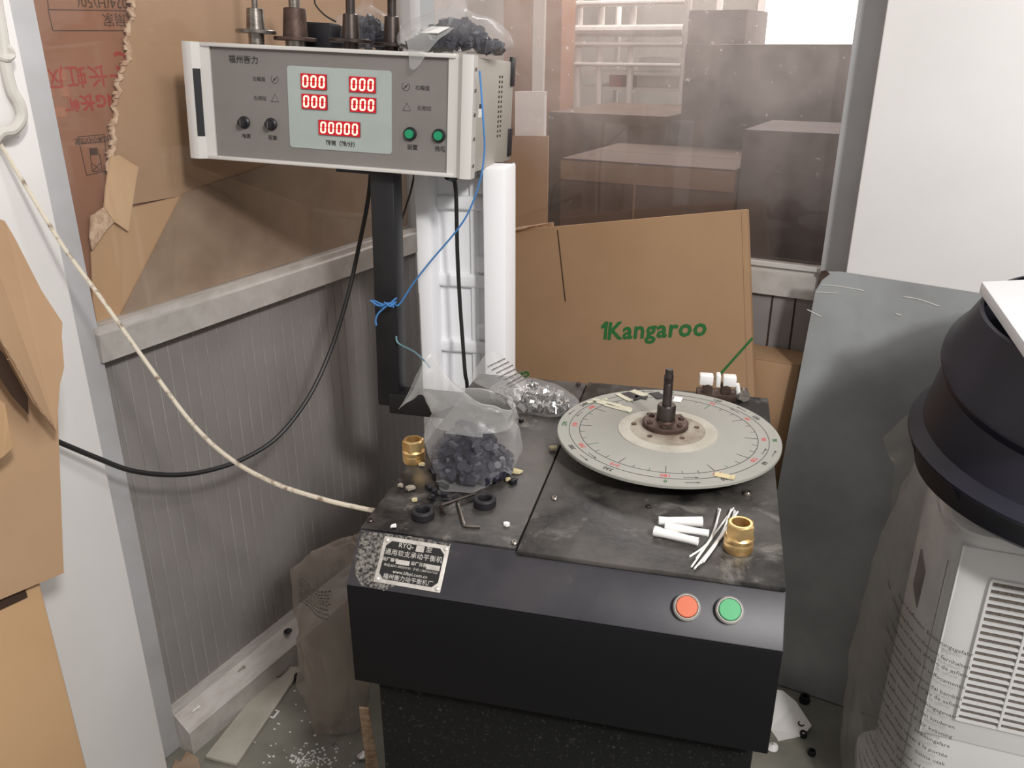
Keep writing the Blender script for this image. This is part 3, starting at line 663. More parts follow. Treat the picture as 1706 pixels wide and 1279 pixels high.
def led(px4, n):
    o, (u0, v0, u1, v1) = quad_front('led_display', px4, 0.003, FZ+0.0005, M['led_frame'])
    o2, _ = quad_front('lit_field', px4, 0.0005, FZ+0.0035, M['led_back'], parent=o)
    b = MB(); cw = (u1-u0)*0.96/n; hh = (v1-v0)*0.68
    for i in range(n):
        cx = u0+(u1-u0)*0.02+cw*(i+0.5); cy = (v0+v1)/2; w2 = cw*0.27; h2 = hh/2; t = cw*0.20; sh = 0.06
        def seg(p, q):
            p = Vector(p); q = Vector(q); d = (q-p).normalized(); n_ = Vector((-d.y, d.x))*t/2; e = d*t*0.35
            pts = [p+e*0.2, p+e+n_*0.9, q-e+n_*0.9, q-e*0.2, q-e-n_*0.9, p+e-n_*0.9]
            b.prism([(cx+a.x+a.y*sh, cy+a.y) for a in pts], 0.0003, FM, z0=FZ+0.004)
        seg((-w2, h2), (w2, h2)); seg((-w2, -h2), (w2, -h2))
        for s in (-1, 1): seg((s*w2, 0), (s*w2, h2)); seg((s*w2, -h2), (s*w2, 0))
    b.build('digits', M['led_on'], o, smooth=0)
led([(502, 122), (545, 124), (546, 150), (504, 148)], 3); led([(583, 127), (627, 129), (627, 155), (584, 153)], 3)
led([(504, 156), (547, 158), (546, 183), (505, 181)], 3); led([(584, 161), (627, 163), (628, 188), (585, 186)], 3); led([(532, 200), (601, 203), (601, 228), (533, 224)], 5)
def ftext(s, px, py, size, mt='ink_black', out=FZ, **k): return text('lettering', s, size, M[mt], cs, fmat(px, py, out+0.0003), **k)
ftext('福州衡力', 404, 100, 0.0125, spacing=1.1, bold=0.0002); ftext('左幅值', 430, 132, 0.0075); ftext('左相位', 432, 164, 0.0075); ftext('右幅值', 703, 147, 0.0078); ftext('右相位', 706, 181, 0.0078)
ftext('电源', 409, 227, 0.0078, bold=0.0001); ftext('轻重', 453, 230, 0.0078, bold=0.0001); ftext('设置', 686, 246, 0.0088, bold=0.0002); ftext('选项', 732, 249, 0.0088, bold=0.0002); ftext('转速（转/分）', 569, 240, 0.0088, bold=0.0002, out=FZ+0.0012)
for px, py, kind in ((456, 132, 0), (675, 144, 0), (457, 164, 1), (677, 179, 1)):
    u, v = CF(px, py); b = MB(); m = FM @ T((u, v, FZ))
    if kind == 0:
        P = [Vector((0.0062*math.cos(a), 0.0062*math.sin(a), 0.0002)) for a in [R_(130+k*15) for k in range(19)]]; b.tube(P, 0.0004, 4, 1, False, m)
        b.tube([(-0.004, -0.004, 0.0002), (0.004, 0.004, 0.0002)], 0.0005, 4, 1, False, m); b.cyl((0, 0, 0), (0, 0, 0.0005), 0.0016, seg=10, m=m)
    else:
        b.tube([(-0.007, -0.005, 0.0002), (0.0, 0.0065, 0.0002), (0.006, -0.005, 0.0002), (-0.007, -0.005, 0.0002)], 0.0004, 4, 1, False, m)
    b.build('printed_symbol', M['ink_black'], cs)
for px, py in ((406, 204), (451, 207)):
    b = MB(); b.lathe([(0, 0), (0.0098, 0), (0.0098, 0.003), (0.0075, 0.005), (0.0062, 0.013), (0, 0.014)], 22); kn = b.build('knob', M['black_plastic'], cs, matrix=fmat(px, py, FZ))
    b = MB(); b.box((0, 0, 0.0142), (0.0018, 0.010, 0.001)); b.build('pointer', M['ink_film'], kn, smooth=0)
for px, py in ((683, 223), (731, 226)):
    b = MB(); b.lathe([(0, 0), (0.0102, 0), (0.0102, 0.004), (0.0086, 0.006), (0.0074, 0.006), (0.0074, 0.003), (0, 0.003)], 24); bt = b.build('push_button', M['black_plastic'], cs, matrix=fmat(px, py, FZ))
    b = MB(); b.lathe([(0, 0.003), (0.0072, 0.003), (0.0068, 0.009), (0, 0.0095)], 24); b.build('button_cap', M['green_cap'], bt)
# right side: vent slots, label
for j in range(2):
    for i in range(13):
        b = MB(); b.box((CW-0.0132, 0.205+j*0.018, 0.052+i*0.0082), (0.0008, 0.009, 0.0042)); b.build('vent_slot', M['slit'], cs, smooth=0)
b = MB(); b.box((CW-0.0128, 0.082, 0.098), (0.0008, 0.018, 0.020)); lb = b.build('sticker', M['sticker'], cs, smooth=0)
b = MB(); b.box((CW-0.0123, 0.082, 0.105), (0.0006, 0.018, 0.007)); b.build('sticker_print', M['ink_black'], lb, smooth=0)
for z in (0.036, CHh-0.02):
    b = MB(); b.box((CW-0.013, 0.298, z), (0.006, 0.026, 0.05)); b.build('rear_corner', M['black_plastic'], cs, bevel=0.001)

# ------------------------------------------------------------------ things on the console
def on_console(px, y, z=CHh-0.002):
    """point on the console's top: pixel column px at depth y"""
    lo, hi = 0.0, CW
    for _ in range(40):
        mid = (lo+hi)/2; P = CM @ Vector((mid, y, z)); d = P-CAM
        if 853 + F_PX*d.x/d.dot(VF) < px: lo = mid
        else: hi = mid
    return CM @ Vector((lo, y, z))
def adaptor(px, y, label, hub_r, hub_h, fl_r, fl_z, rod_r, rod_h, tilt=0, m1='steel', m2='dark_steel'):
    t = thing('flanged_adaptor', label, 'adaptor', on_console(px, y, CHh+0.0005), (0, 0, YAW), 'flanged adaptors on the console')
    t.rotation_euler = CM.to_euler()
    b = MB(); b.lathe([(0, 0), (hub_r*0.9, 0), (hub_r*0.9, fl_z), (0, fl_z)], 28); b.build('stub', M[m1], t)
    b = MB(); b.lathe([(0, fl_z), (fl_r-0.001, fl_z), (fl_r, fl_z+0.001), (fl_r, fl_z+0.005), (fl_r-0.001, fl_z+0.006), (0, fl_z+0.006)], 40); b.build('flange', M[m2], t)
    b = MB(); b.lathe([(0, fl_z+0.005), (hub_r*1.1, fl_z+0.005), (hub_r*0.95, fl_z+hub_h), (hub_r*0.85, fl_z+hub_h+0.001), (0, fl_z+hub_h+0.001)], 28); b.build('hub', M[m2], t)
    b = MB(); b.lathe([(0, fl_z+hub_h), (rod_r, fl_z+hub_h), (rod_r, fl_z+hub_h+rod_h), (0, fl_z+hub_h+rod_h+0.001)], 18); b.build('rod', M[m1], t)
    return t
adaptor(428, 0.09, 'leftmost small bright flanged adaptor on console with thin rod', 0.0145, 0.038, 0.033, 0.018, 0.005, 0.10, 0, 'steel', 'steel')
adaptor(493, 0.115, 'second flanged adaptor from the left, wide flange and thick brown hub', 0.019, 0.050, 0.036, 0.010, 0.0095, 0.08, 0, 'steel', 'rust')
adaptor(585, 0.075, 'third dark flanged adaptor, before the clear bag behind it', 0.013, 0.042, 0.034, 0.010, 0.0075, 0.09, 0, 'dark_steel', 'dark_steel')
adaptor(653, 0.13, 'rightmost dark flanged adaptor next to clear bag of black parts', 0.013, 0.046, 0.030, 0.008, 0.0075, 0.09, 0, 'dark_steel', 'dark_steel')
b = MB(); b.box((0, 0, 0.02), (0.056, 0.05, 0.04)); b.box((0, 0, 0.0405), (0.05, 0.044, 0.003))
o = b.build('black_box', M['black_plastic'], bevel=0.003, loc=on_console(537, 0.17, CHh+0.0005), rot=CM.to_euler()); tag(o, 'small black box on console behind the wide adaptor', 'box')
P0 = on_console(560, 0.165, CHh+0.045)
b = MB(); b.tube([P0+Vector((0.0, 0, 0)), P0+Vector((-0.02, 0, 0.012)), P0+Vector((-0.034, 0, 0.03)), P0+Vector((-0.03, 0, 0.05)), P0+Vector((-0.045, 0, 0.08)), P0+Vector((-0.04, 0.01, 0.11))], 0.0014, 6)
tag(b.build('thin_wire', M['cable_black']), 'thin dark looped wire rising from small black box', 'wire')

def blob_bag(levels, nseg, crump, scale, seed):
    """closed bag of film: levels of (centre, rx, ry, angle) smoothed, bottom capped"""
    rows = []
    C_ = spline([Vector(l[0]) for l in levels], 4); A = spline([Vector((l[1], l[2], l[3])) for l in levels], 4)
    for c, a in zip(C_, A):
        rows.append([Vector(c) + Matrix.Rotation(a.z, 3, 'Z') @ Vector((a.x*math.cos(2*math.pi*k/nseg), a.y*math.sin(2*math.pi*k/nseg), 0)) for k in range(nseg)])
    b = MB(); b.grid(rows, closed=True, cap=True); crumple(b.bm, crump, scale, seed)
    return b
def bits(n, rx, ry, h, size, seed, kinds='tube', z0=0.004):
    rnd = random.Random(seed); b = MB()
    for k in range(n):
        a = rnd.uniform(0, 6.283); r = math.sqrt(rnd.random()); top = h*(1-r*r)
        p = Vector((rx*r*math.cos(a), ry*r*math.sin(a), max(z0+rnd.uniform(0.45, 1)*top, size*0.72))); m = T(p) @ Euler((rnd.uniform(0, 6), rnd.uniform(0, 6), rnd.uniform(0, 6))).to_matrix().to_4x4(); s = size*rnd.uniform(0.7, 1.3)
        if kinds == 'tube': b.cyl((0, 0, -s*0.5), (0, 0, s*0.5), s*0.33, seg=7, m=m)
        elif kinds == 'clip':
            b.box((0, 0, 0), (s, s*0.55, s*0.06), m); b.box((s*0.5, 0, s*0.18), (s*0.06, s*0.55, s*0.4), m)
        else: b.box((0, 0, 0), (s, s*0.6, s*0.4), m)
    return b
# bags on the console
def console_bag(px, y, rx, ry, h, label, clabel, seed, sag=False):
    base = on_console(px, y, CHh+0.002)
    t = thing('plastic_bag', label, 'bag', base, CM.to_euler(), 'clear bags on the console')
    b = blob_bag([((0, 0, 0.001), rx*0.72, ry*0.7, 0), ((0, 0, h*0.15), rx, ry, 0), ((0, 0, h*0.5), rx*1.02, ry, 0), ((0, 0, h*0.9), rx*0.75, ry*0.7, 0), ((0.0, 0.0, h*1.15), rx*0.25, ry*0.25, 0), ((0.004, 0, h*1.35), rx*0.14, ry*0.14, 0), ((0.0, 0.0, h*1.75), rx*0.30, ry*0.2, 0)], 36, 0.006, 22, seed)
    for v in b.bm.verts: v.co.z = max(v.co.z, 0.0008)
    b.build('film', M['film'], t, smooth=50)
    o = bits(240, rx*0.85, ry*0.82, h*0.85, 0.017, seed, 'box').build('black_parts', M['fan_black'], loc=base, rot=CM.to_euler(), smooth=0)
    tag(o, clabel, 'parts', kind='stuff')
    return t
console_bag(612, 0.226, 0.068, 0.048, 0.062, 'clear bag of black parts on console behind the dark adaptors', 'small black parts inside the clear bag behind dark adaptors', 3)
bagR = console_bag(759, 0.115, 0.090, 0.08, 0.055, 'large clear bag of black parts on right end of console', 'small black parts inside the large bag on console right end', 5)
# its corner hanging over the console's front
def on_c(x, y, z): return Vector((x, y, z))
rows = []
lb = bagR.matrix_basis.inverted() if False else None
Lq = [((-0.07, -0.065, 0.02), (-0.045, -0.108, 0.012), (-0.032, -0.13, -0.024)), ((-0.03, -0.075, 0.035), (-0.028, -0.108, 0.016), (-0.026, -0.131, -0.026)), ((0.02, -0.075, 0.035), (0.002, -0.106, 0.014), (-0.018, -0.129, -0.02))]
rows = [spline([Vector(p) for p in r], 6) for r in Lq]
cols = list(zip(*rows)); G = [spline(list(c), 6) for c in cols]
b = MB(); b.grid(G); crumple(b.bm, 0.0015, 60, 2); b.build('hanging_corner', M['film_milky'], bagR, smooth=50)
b = MB(); b.box((0.02, -0.07, 0.046), (0.035, 0.03, 0.001), ); b.build('paper_label', M['sticker'], bagR, rot=(R_(20), 0, R_(-20)), loc=(0, 0, 0.012))

# ================================================================== FOAM, CARTONS behind the machine
# polystyrene packing block, standing on the floor behind the machine
pf = Plane(MW(0, 0.68, 0), ex, Z)
fm = thing('foam_packing', 'white foam packing block with moulded recesses behind black machine', 'packing')
fo = pf.hit(712, 622)[0]; f1_ = pf.hit(851, 622)[0]
fw = f1_-fo; FH = 1.15
fm.matrix_basis = pf.mat((fo+f1_)/2, 0, 0)
b = MB(); b.box((0, FH/2, -0.03), (fw-0.002, FH, 0.02)); b.build('back_web', M['eps'], fm, bevel=0.003)
wl = fw*0.16; wr = fw*0.24
b = MB(); b.box((-fw/2+wl/2, FH/2, -0.005), (wl, FH, 0.07)); b.build('side_wall', M['eps'], fm, bevel=0.004)
b = MB(); b.box((fw/2-wr/2, FH/2, 0.0), (wr, FH, 0.08)); b.build('side_wall', M['eps'], fm, bevel=0.004)
b = MB(); b.box((0.012, FH/2, -0.019), (0.016, FH, 0.012)); b.build('center_rib', M['eps'], fm, bevel=0.004)
for py in (340, 470, 580):
    z = pf.hit(760, py)[1]
    b = MB(); b.box((-0.006, z, -0.017), (fw*0.64, 0.026, 0.016)); b.build('cross_rib', M['eps'], fm, bevel=0.006, bseg=3)
    b = MB(); b.box((0.030, z+0.034, -0.014), (0.026, 0.03, 0.022)); b.build('recess_pad', M['eps'], fm, bevel=0.006, bseg=3)
# big carton leaning on the back window
lean = Vector(BW.n)*(-0.16/0.98) + Z
cpn = Plane(BW.w(0, 0, 0.23), BW.ex, lean)
def KC(px, py): return cpn.hit(px, py)
c_tl = Vector(KC(846, 384)); c_tr = Vector(KC(1244, 348)); c_br = Vector(KC(1256, 655)); c_bl = Vector(KC(856, 622))
br = c_br + (c_br-c_tr).normalized()*0.75; 
k = c_br.y/ (c_tr.y-c_br.y); br = c_br + (c_br-c_tr)*(k*0.93)
bl = c_bl + (c_bl-c_tl)*((c_bl.y-0.004)/(c_tl.y-c_bl.y))
kt = thing('large_carton', 'large flat brown carton with green lettering leaning behind machine', 'box'); kt.matrix_basis = cpn.mat(bl.x, bl.y, 0)
loc2 = lambda p: (p[0]-bl.x, p[1]-bl.y)
b = MB(); b.prism([loc2(p) for p in (bl, br, c_tr, c_tl)], 0.022, z0=-0.022); b.build('body', M['carton_k'], kt, bevel=0.003)
kxd = (c_tr-c_tl).normalized(); 
def ktext(s, pxa, pxb, **kw):
    a = Vector(KC(*pxa)); c = Vector(KC(*pxb)); d = c-a; ang = math.atan2(d.y, d.x); me = text_mesh(s, 0.1, align='LEFT', yalign='BOTTOM_BASELINE', extrude=0.0003, **kw)
    xs = [v.co.x for v in me.vertices]; sc = d.length/(max(xs)-min(xs)); p = loc2(a)
    b = MB()
    for q_, (sx_, sy_) in enumerate(((0, 0), (0.0028, 0), (0.0014, 0.0016), (0.0014, -0.0016))): b.mesh(me, T((p[0], p[1], 0.0003+q_*0.00015)) @ Matrix.Rotation(ang, 4, 'Z') @ Matrix.Diagonal((sc, sc*0.98, 1, 1)) @ T((-min(xs)+sx_, sy_, 0)))
    bpy.data.meshes.remove(me)
    b.build('lettering', M['ink_green'], kt, smooth=0)
    return p, ang, sc
p, ang, sc = ktext('Kangaroo', (1012, 565), (1177, 558), bold=0.0012, shear=0.18, spacing=1.06)
H_ = 0.073*sc*1.0
b = MB(); b.prism([(-0.008, 0.0), (0.0, 0.0), (0.0075, H_), (0.0, H_), (-0.0115, H_*0.72), (-0.010, H_*0.58), (-0.0028, H_*0.66)], 0.0006, T((p[0], p[1], 0)) @ Matrix.Rotation(ang, 4, 'Z') @ T((-0.002, 0, 0))); b.build('logo_stroke', M['ink_green'], kt, smooth=0)
ktext('oo', (862, 628), (882, 628), bold=0.002)
def kline(name, p0, p1, wd, material, z=0.0004, t=0.0006):
    a = Vector(loc2(KC(*p0))); c = Vector(loc2(KC(*p1))); d = c-a; n = Vector((-d.y, d.x)).normalized()*wd/2
    b = MB(); b.prism([a-n, c-n, c+n, a+n], t, z0=z); return b.build(name, material, kt, smooth=0)
kline('slit', (929, 383), (942, 502), 0.0024, M['slit']); kline('green_stripe', (1192, 632), (1254, 563), 0.005, M['ink_green'])
kline('panel_crease', (1236, 352), (1246, 655), 0.0012, M['carton_a'])
a = Vector(loc2(KC(846, 384))); c = Vector(loc2(KC(924, 377)))
b = MB(); b.grid([[Vector((a.x, a.y, 0.001)), Vector((c.x, c.y, 0.001))], [Vector((a.x+0.012, a.y+0.007, 0.012)), Vector((c.x, c.y+0.010, 0.008))], [Vector((a.x+0.02, a.y+0.002, 0.022)), Vector((c.x-0.004, c.y+0.008, 0.014))]]); solid(b.bm, 0.002); b.build('torn_flap', M['paper_edge'], kt, smooth=0)
# smaller carton at the right
rb = thing('carton', 'plain brown carton on floor between leaning carton and metal sheet', 'box'); u0, z0 = BW.hit(1235, 594, 0.09); u1, z1 = BW.hit(1330, 627, 0.09)
rb.matrix_basis = BW.mat((u0+u1)/2, 0, 0.047)
b = MB(); b.box((0, z0/2, 0), (u1-u0, z0, 0.085)); b.build('body', M['carton_k'], rb, bevel=0.003)
b = MB(); b.box((0, z0+0.0015, 0.021), (u1-u0, 0.003, 0.042)); b.build('flap', M['carton_k'], rb, smooth=0)
b = MB(); b.box((0, z0+0.0015, -0.0215), (u1-u0, 0.003, 0.041)); b.build('flap', M['carton_k'], rb, smooth=0)

# ================================================================== RIGHT: sheet, air conditioner, fan
lean2 = BW.n*(-0.065/0.93) + Z
spn = Plane(BW.w(0, 0, 0.175), BW.ex, lean2)
sp = [Vector(spn.hit(*q)) for q in [(1300, 790), (1359, 483), (1366, 462), (1378, 452), (1400, 452), (1640, 489)]]
bot_l = Vector((sp[0].x-0.012, 0.004)); right = sp[5] + Vector((0.16, 0))
ms = thing('metal_sheet', 'grey galvanised sheet leaning against the white wall at right', 'sheet'); ms.matrix_basis = spn.mat(0, 0.004, 0)
pts = [(bot_l.x, 0), (right.x, 0), (right.x, right.y-0.004)] + [(p.x, p.y-0.004) for p in sp[::-1]]
b = MB(); b.prism(pts, 0.0015); b.build('sheet_body', M['sheet'], ms, smooth=0)
for q in ([(1368, 474), (1400, 477), (1440, 484)], [(1360, 486), (1395, 488)], [(1505, 494), (1530, 498), (1565, 510)], [(1345, 515), (1368, 527)], [(1492, 522), (1502, 525)]):
    P = [Vector(spn.hit(*p)) for p in q]; b = MB(); b.tube([(p.x, p.y-0.004, 0.0018) for p in P], 0.0009, 5, 5); b.build('scratch', M['extrusion'], ms)
P = [Vector(spn.hit(*p)) for p in [(1368, 451), (1377, 450), (1383, 456), (1370, 466), (1360, 482), (1364, 465)]]
b = MB(); b.prism([(p.x, p.y-0.004) for p in P], 0.004, z0=-0.001); b.build('bent_corner', M['rust'], ms, smooth=0)

# air conditioner
A0 = on_z(1420, 1224, 0); ay = R_(-20); AX = Vector((math.cos(ay), math.sin(ay), 0)); AY = Vector((-math.sin(ay), math.cos(ay), 0))
AW_, AD_, AH_ = 0.46, 0.33, 0.70
AO = A0 - AY*AD_ + AX*0.035
ac = thing('air_conditioner', 'white portable air conditioner with slatted grille under plastic cover', 'appliance', AO, (0, 0, ay))
def rrect(x0, y0, x1, y1, r, n=6):
    out = []
    for cx, cy, a0 in ((x1-r, y1-r, 0), (x0+r, y1-r, 90), (x0+r, y0+r, 180), (x1-r, y0+r, 270)):
        for k in range(n+1): out.append((cx+r*math.cos(R_(a0+90*k/n)), cy+r*math.sin(R_(a0+90*k/n))))
    return out
b = MB(); b.prism(rrect(0, 0, AW_, AD_, 0.045), AH_-0.03, z0=0.03); b.build('housing', M['ac_white'], ac, bevel=0.004, smooth=30)
b = MB(); b.prism(rrect(-0.032, 0.0, AW_, AD_, 0.05), 0.03); b.build('base_plinth', M['ac_white'], ac, bevel=0.004, smooth=30)
apl = Plane(AO, AX, Z)
def AF(px, py): return apl.hit(px, py)
b = MB(); b.box((-0.0005, AD_*0.55, 0.50), (0.004, 0.07, 0.075)); b.build('handle_recess', M['carton_shade'], ac, bevel=0.0015)
g0 = AF(1655, 962); g1 = AF(1588, 1190); gx0 = (g0[0]+g1[0])/2; gz1, gz0 = g0[1]-0.0, g1[1]
GW = 0.30
b = MB(); b.box((gx0+GW/2-0.02, -0.001, (gz0+gz1)/2), (GW+0.05, 0.006, gz1-gz0+0.09)); fp = b.build('grille_frame', M['ac_white'], ac, bevel=0.002)
b = MB(); b.box((gx0+GW/2, -0.0035, (gz0+gz1)/2), (GW, 0.002, gz1-gz0)); b.build('filter', M['ac_dark'], fp, smooth=0)
n = 21
for i in range(n+1):
    z = gz0+(gz1-gz0)*i/n
    b = MB(); b.box((gx0+GW/2, -0.0075, z), (GW, 0.004, 0.0040)); b.build('slat', M['ac_white'], fp, smooth=0)
for k in range(6):
    b = MB(); b.box((gx0+k*0.058, -0.0075, (gz0+gz1)/2), (0.0035, 0.006, gz1-gz0)); b.build('mullion', M['ac_white'], fp, smooth=0)
b = MB(); b.box((gx0-0.058, 0.0003, 0.40), (0.0012, 0.002, 0.5)); b.build('seam', M['ink_film'], ac, smooth=0)
# plastic cover over it
cv = thing('plastic_cover', 'crumpled clear plastic cover with printed warnings over air conditioner', 'cover', AO, (0, 0, ay))
rows = []
for i, z in enumerate((0.012, 0.10, 0.20, 0.30, 0.40, 0.50, 0.58, 0.64, 0.69, 0.722)):
    bulge = (0.045, 0.05, 0.055, 0.055, 0.05, 0.045, 0.035, 0.024, 0.014, 0.006)[i]
    P = [(AW_*0.35, AD_+0.012), (0.06, AD_+0.012), (-bulge*1.1, AD_-0.02), (-bulge*1.25, AD_*0.6), (-bulge*0.8, AD_*0.25), (-0.010, 0.03), (0.022, -0.008), (0.08, -0.012), (0.15, -0.016), (0.24, -0.017), (0.40, -0.017)]
    rows.append([Vector((x, y, z)) for x, y in P])
top = [Vector((p.x*0.6+0.14, p.y*0.6+0.07, 0.728)) for p in rows[-1]]; rows.append(top)
R1 = [spline(r, 7) for r in rows]; G = [spline(list(c), 6) for c in zip(*R1)]
b = MB(); b.grid(G); crumple(b.bm, 0.006, 14, 4, fix=lambda c: (0.25 if (c.y < 0.01 and c.z < 0.66) else 1.0)); cvo = b.build('film', M['film_ac'], cv, smooth=60)
# loose point of the cover sticking out to the left
e = lambda px, py, d: (lambda P: Vector(((P-AO).dot(AX), (P-AO).dot(AY), P.z)))(on_y(px, py, d))
rows = [[e(1535, 668, 1.36), e(1500, 700, 1.36), e(1469, 728, 1.35)], [e(1550, 730, 1.33), e(1515, 742, 1.32), e(1478, 755, 1.33)], [e(1560, 800, 1.30), e(1520, 800, 1.29), e(1490, 785, 1.30)], [e(1540, 860, 1.28), e(1510, 865, 1.28), e(1482, 850, 1.29)]]
R1 = [spline(r, 6) for r in rows]; G = [spline(list(c), 6) for c in zip(*R1)]
b = MB(); b.grid(G); crumple(b.bm, 0.004, 25, 9); b.build('loose_corner', M['film_dusty'], cv, smooth=50)
lines = ['danger of suffocation', 'keep this plastic bag away from', 'babies and children', 'Risque de suffocation', 'tenir hors de portée des enfants', 'Erstickungsgefahr', 'von Kindern fernhalten', 'peligro de asfixia', 'Pericolo di soffocamento', 'tenere lontano dai bambini', 'perigo de asfixia', 'verstikkingsgevaar', 'buiten bereik van kinderen', 'risk för kvävning', 'kvælningsfare']
lines = lines + ['ne pas laisser à la portée', 'tutma uzak', 'opasnost od gušenja', 'nebezpečí udušení', 'fulladásveszély']
path = spline([Vector((-0.040, AD_*0.95, 0)), Vector((-0.052, AD_*0.6, 0)), Vector((-0.040, AD_*0.28, 0)), Vector((-0.014, 0.028, 0)), Vector((0.004, 0.001, 0)), Vector((0.030, -0.0165, 0)), Vector((0.075, -0.0215, 0)), Vector((0.13, -0.0235, 0))], 12)
acc = [0.0]
for a, c in zip(path, path[1:]): acc.append(acc[-1]+(c-a).length)
def bend(sx, zz, off):
    sx = max(0.0, min(acc[-1]-1e-4, sx)); k = max(i for i in range(len(acc)) if acc[i] <= sx); k = min(k, len(path)-2)
    t = (sx-acc[k])/(acc[k+1]-acc[k]); d = (path[k+1]-path[k]).normalized(); n = Vector((d.y, -d.x, 0))
    p = path[k].lerp(path[k+1], t) + n*off; p.z = zz; return p
for i, sline in enumerate(lines):
    z = 0.52 - i*0.0195
    me = text_mesh(sline + '  ' + lines[(i+5) % len(lines)], 0.0098, align='LEFT', extrude=0.0001); b = MB(); b.mesh(me); bpy.data.meshes.remove(me)
    L1 = max(v.co.x for v in b.bm.verts); s0 = acc[-1]-0.075-L1
    for v in b.bm.verts: v.co = bend(s0+v.co.x, z+v.co.y-0.05*v.co.x, 0.002+v.co.z)
    b.build('lettering', M['ink_film'], cv, smooth=0)
# black fan shroud standing on the air conditioner
fr_, FS = 0.245, on_y(1513, 693, 1.17)
vd = Vector((FS.x, FS.y, 0)).normalized(); rt = Vector((vd.y, -vd.x, 0)); fc = FS + rt*fr_; fz = 0.732
z2 = FS.z - fz; fc.z = fz
P1 = on_plane(1569, 581, fc, vd); z1 = P1.z-fz; r1 = fr_-(P1-FS).dot(rt)
P2 = on_plane(1582, 568, fc, vd); P3 = on_plane(1630, 509, fc, vd); r3 = fr_-(P3-FS).dot(rt); z3 = P3.z-fz
fn = thing('fan_shroud', 'big black stepped plastic fan housing on covered air conditioner', 'fan', fc)
th = 0.004
def SP(px, py): P = on_plane(px, py, fc, vd); return (fr_-(P-FS).dot(rt), P.z-fz)
outer = [(fr_*0.78, 0.0), SP(1524, 752), SP(1519, 704), SP(1513, 693), SP(1514, 689), SP(1538, 676), SP(1573, 604), SP(1569, 588), SP(1568, 581), SP(1570, 577), SP(1584, 568), SP(1632, 508)]
z1 = SP(1568, 581)[1]; r1 = SP(1568, 581)[0]; r3, z3 = outer[-1]
inner = [(r-th*1.3, z+0.001) for r, z in outer[::-1]]
z2h = SP(1513, 693)[1]
def kz(z): return 0.12*z/z2h if z < z2h else (0.12+0.16*(z-z2h)/(z1-z2h) if z < z1 else max(0.14, 0.28-0.14*(z-z1)/max(0.01, z3-z1)))
def lean_(v): v.co.z = max(0.0, v.co.z + kz(v.co.z)*(v.co.x*vd.x+v.co.y*vd.y)) if v.co.z > 0.01 else v.co.z
b = MB(); b.lathe(outer+inner, 72, close=True)
for v in b.bm.verts: lean_(v)
b.build('shell', M['fan_black'], fn, smooth=28)
for k in range(12):
    a = 2*math.pi*(k+0.2)/12
    for rr_, zz_, aa in ((r1, z1, a), (fr_, z2h, a+0.2)):
        b = MB(); b.prism([(rr_-0.020, zz_-0.050), (rr_-0.002, zz_-0.006), (rr_-0.020, zz_-0.006)], 0.004, Matrix.Rotation(aa, 4, 'Z') @ Matrix.Rotation(math.pi/2, 4, 'X'))
        for v in b.bm.verts: lean_(v)
        b.build('gusset', M['fan_black'], fn, smooth=0)
# foam board on top
FB = fz+z3+0.001
fnrm = (Z - vd*0.16).normalized(); fpt = Vector((fc.x, fc.y, FB)) + Z*0.004
fbp = Plane(fpt, rt, fnrm.cross(rt)); fq = [Vector(fbp.hit(*q)) for q in ((1630, 487), (1712, 608), (1790, 480))]
d1 = (fq[1]-fq[0]).normalized(); d2 = (fq[2]-fq[0]).normalized()
b = MB(); b.prism([(0, 0), tuple(d1*0.36), tuple(d1*0.36+d2*0.4), tuple(d2*0.4)], 0.018)
tag(b.build('foam_board', M['eps'], matrix=fbp.mat(fq[0].x, fq[0].y, 0), bevel=0.003), 'white foam board lying on top of black fan housing', 'board')

# ================================================================== LEFT: cartons, hook, cables
lbx = on_y(65, 962, 0.95)
def carton(name, label, corner, wd, dp, h, yaw, material, tilt=0.0):
    t = thing(name, label, 'box', corner - Z*h, (0, tilt, yaw))
    return t
lt = thing('carton', 'orange-brown carton at lower left, bottom of stack by white column', 'box', Vector((lbx.x, lbx.y, 0)), (0, 0, R_(52)))
hL = lbx.z
LD = 0.155
b = MB(); b.box((-0.22, LD/2, hL/2), (0.44, LD, hL)); b.build('body', M['carton_b'], lt, bevel=0.004)
b = MB(); b.box((-0.20, -0.001, hL-0.010), (0.36, 0.004, 0.018)); b.build('hand_slot', M['slit'], lt, smooth=0)
for y in (LD*0.25, LD*0.75):
    b = MB(); b.box((-0.22, y, hL+0.0015), (0.438, LD/2-0.002, 0.003)); b.build('flap', M['carton_b'], lt, smooth=0)
ub = on_y(104, 945, 0.955); ut_ = on_y(99, 610, 0.955)
hz0 = hL+0.004
UY = R_(48)
um = thing('open_carton', 'open brown carton with raised flaps at left edge, on orange-brown carton', 'box', Vector((ub.x, ub.y, hz0)), (0, 0, UY))
hU = ut_.z-hz0+0.01; UD = 0.12
b = MB()
for (x0, y0, x1, y1) in ((-0.42, 0, 0, 0.004), (-0.42, UD-0.004, 0, UD), (-0.42, 0.004, -0.416, UD-0.004), (-0.004, 0.004, 0, UD-0.004)):
    b.box(((x0+x1)/2, (y0+y1)/2, hU/2), (x1-x0, y1-y0, hU))
b.box((-0.21, UD/2, 0.003), (0.41, UD-0.01, 0.006))
for v in b.bm.verts: v.co.x += v.co.z/hU*0.05
b.build('body', M['carton_a'], um, smooth=0)
inv = um.matrix_basis.inverted(); um_m = Matrix.Translation(um.location) @ Matrix.Rotation(UY, 4, 'Z'); inv = um_m.inverted()
def up(px, py, d): return inv @ on_y(px, py, d)
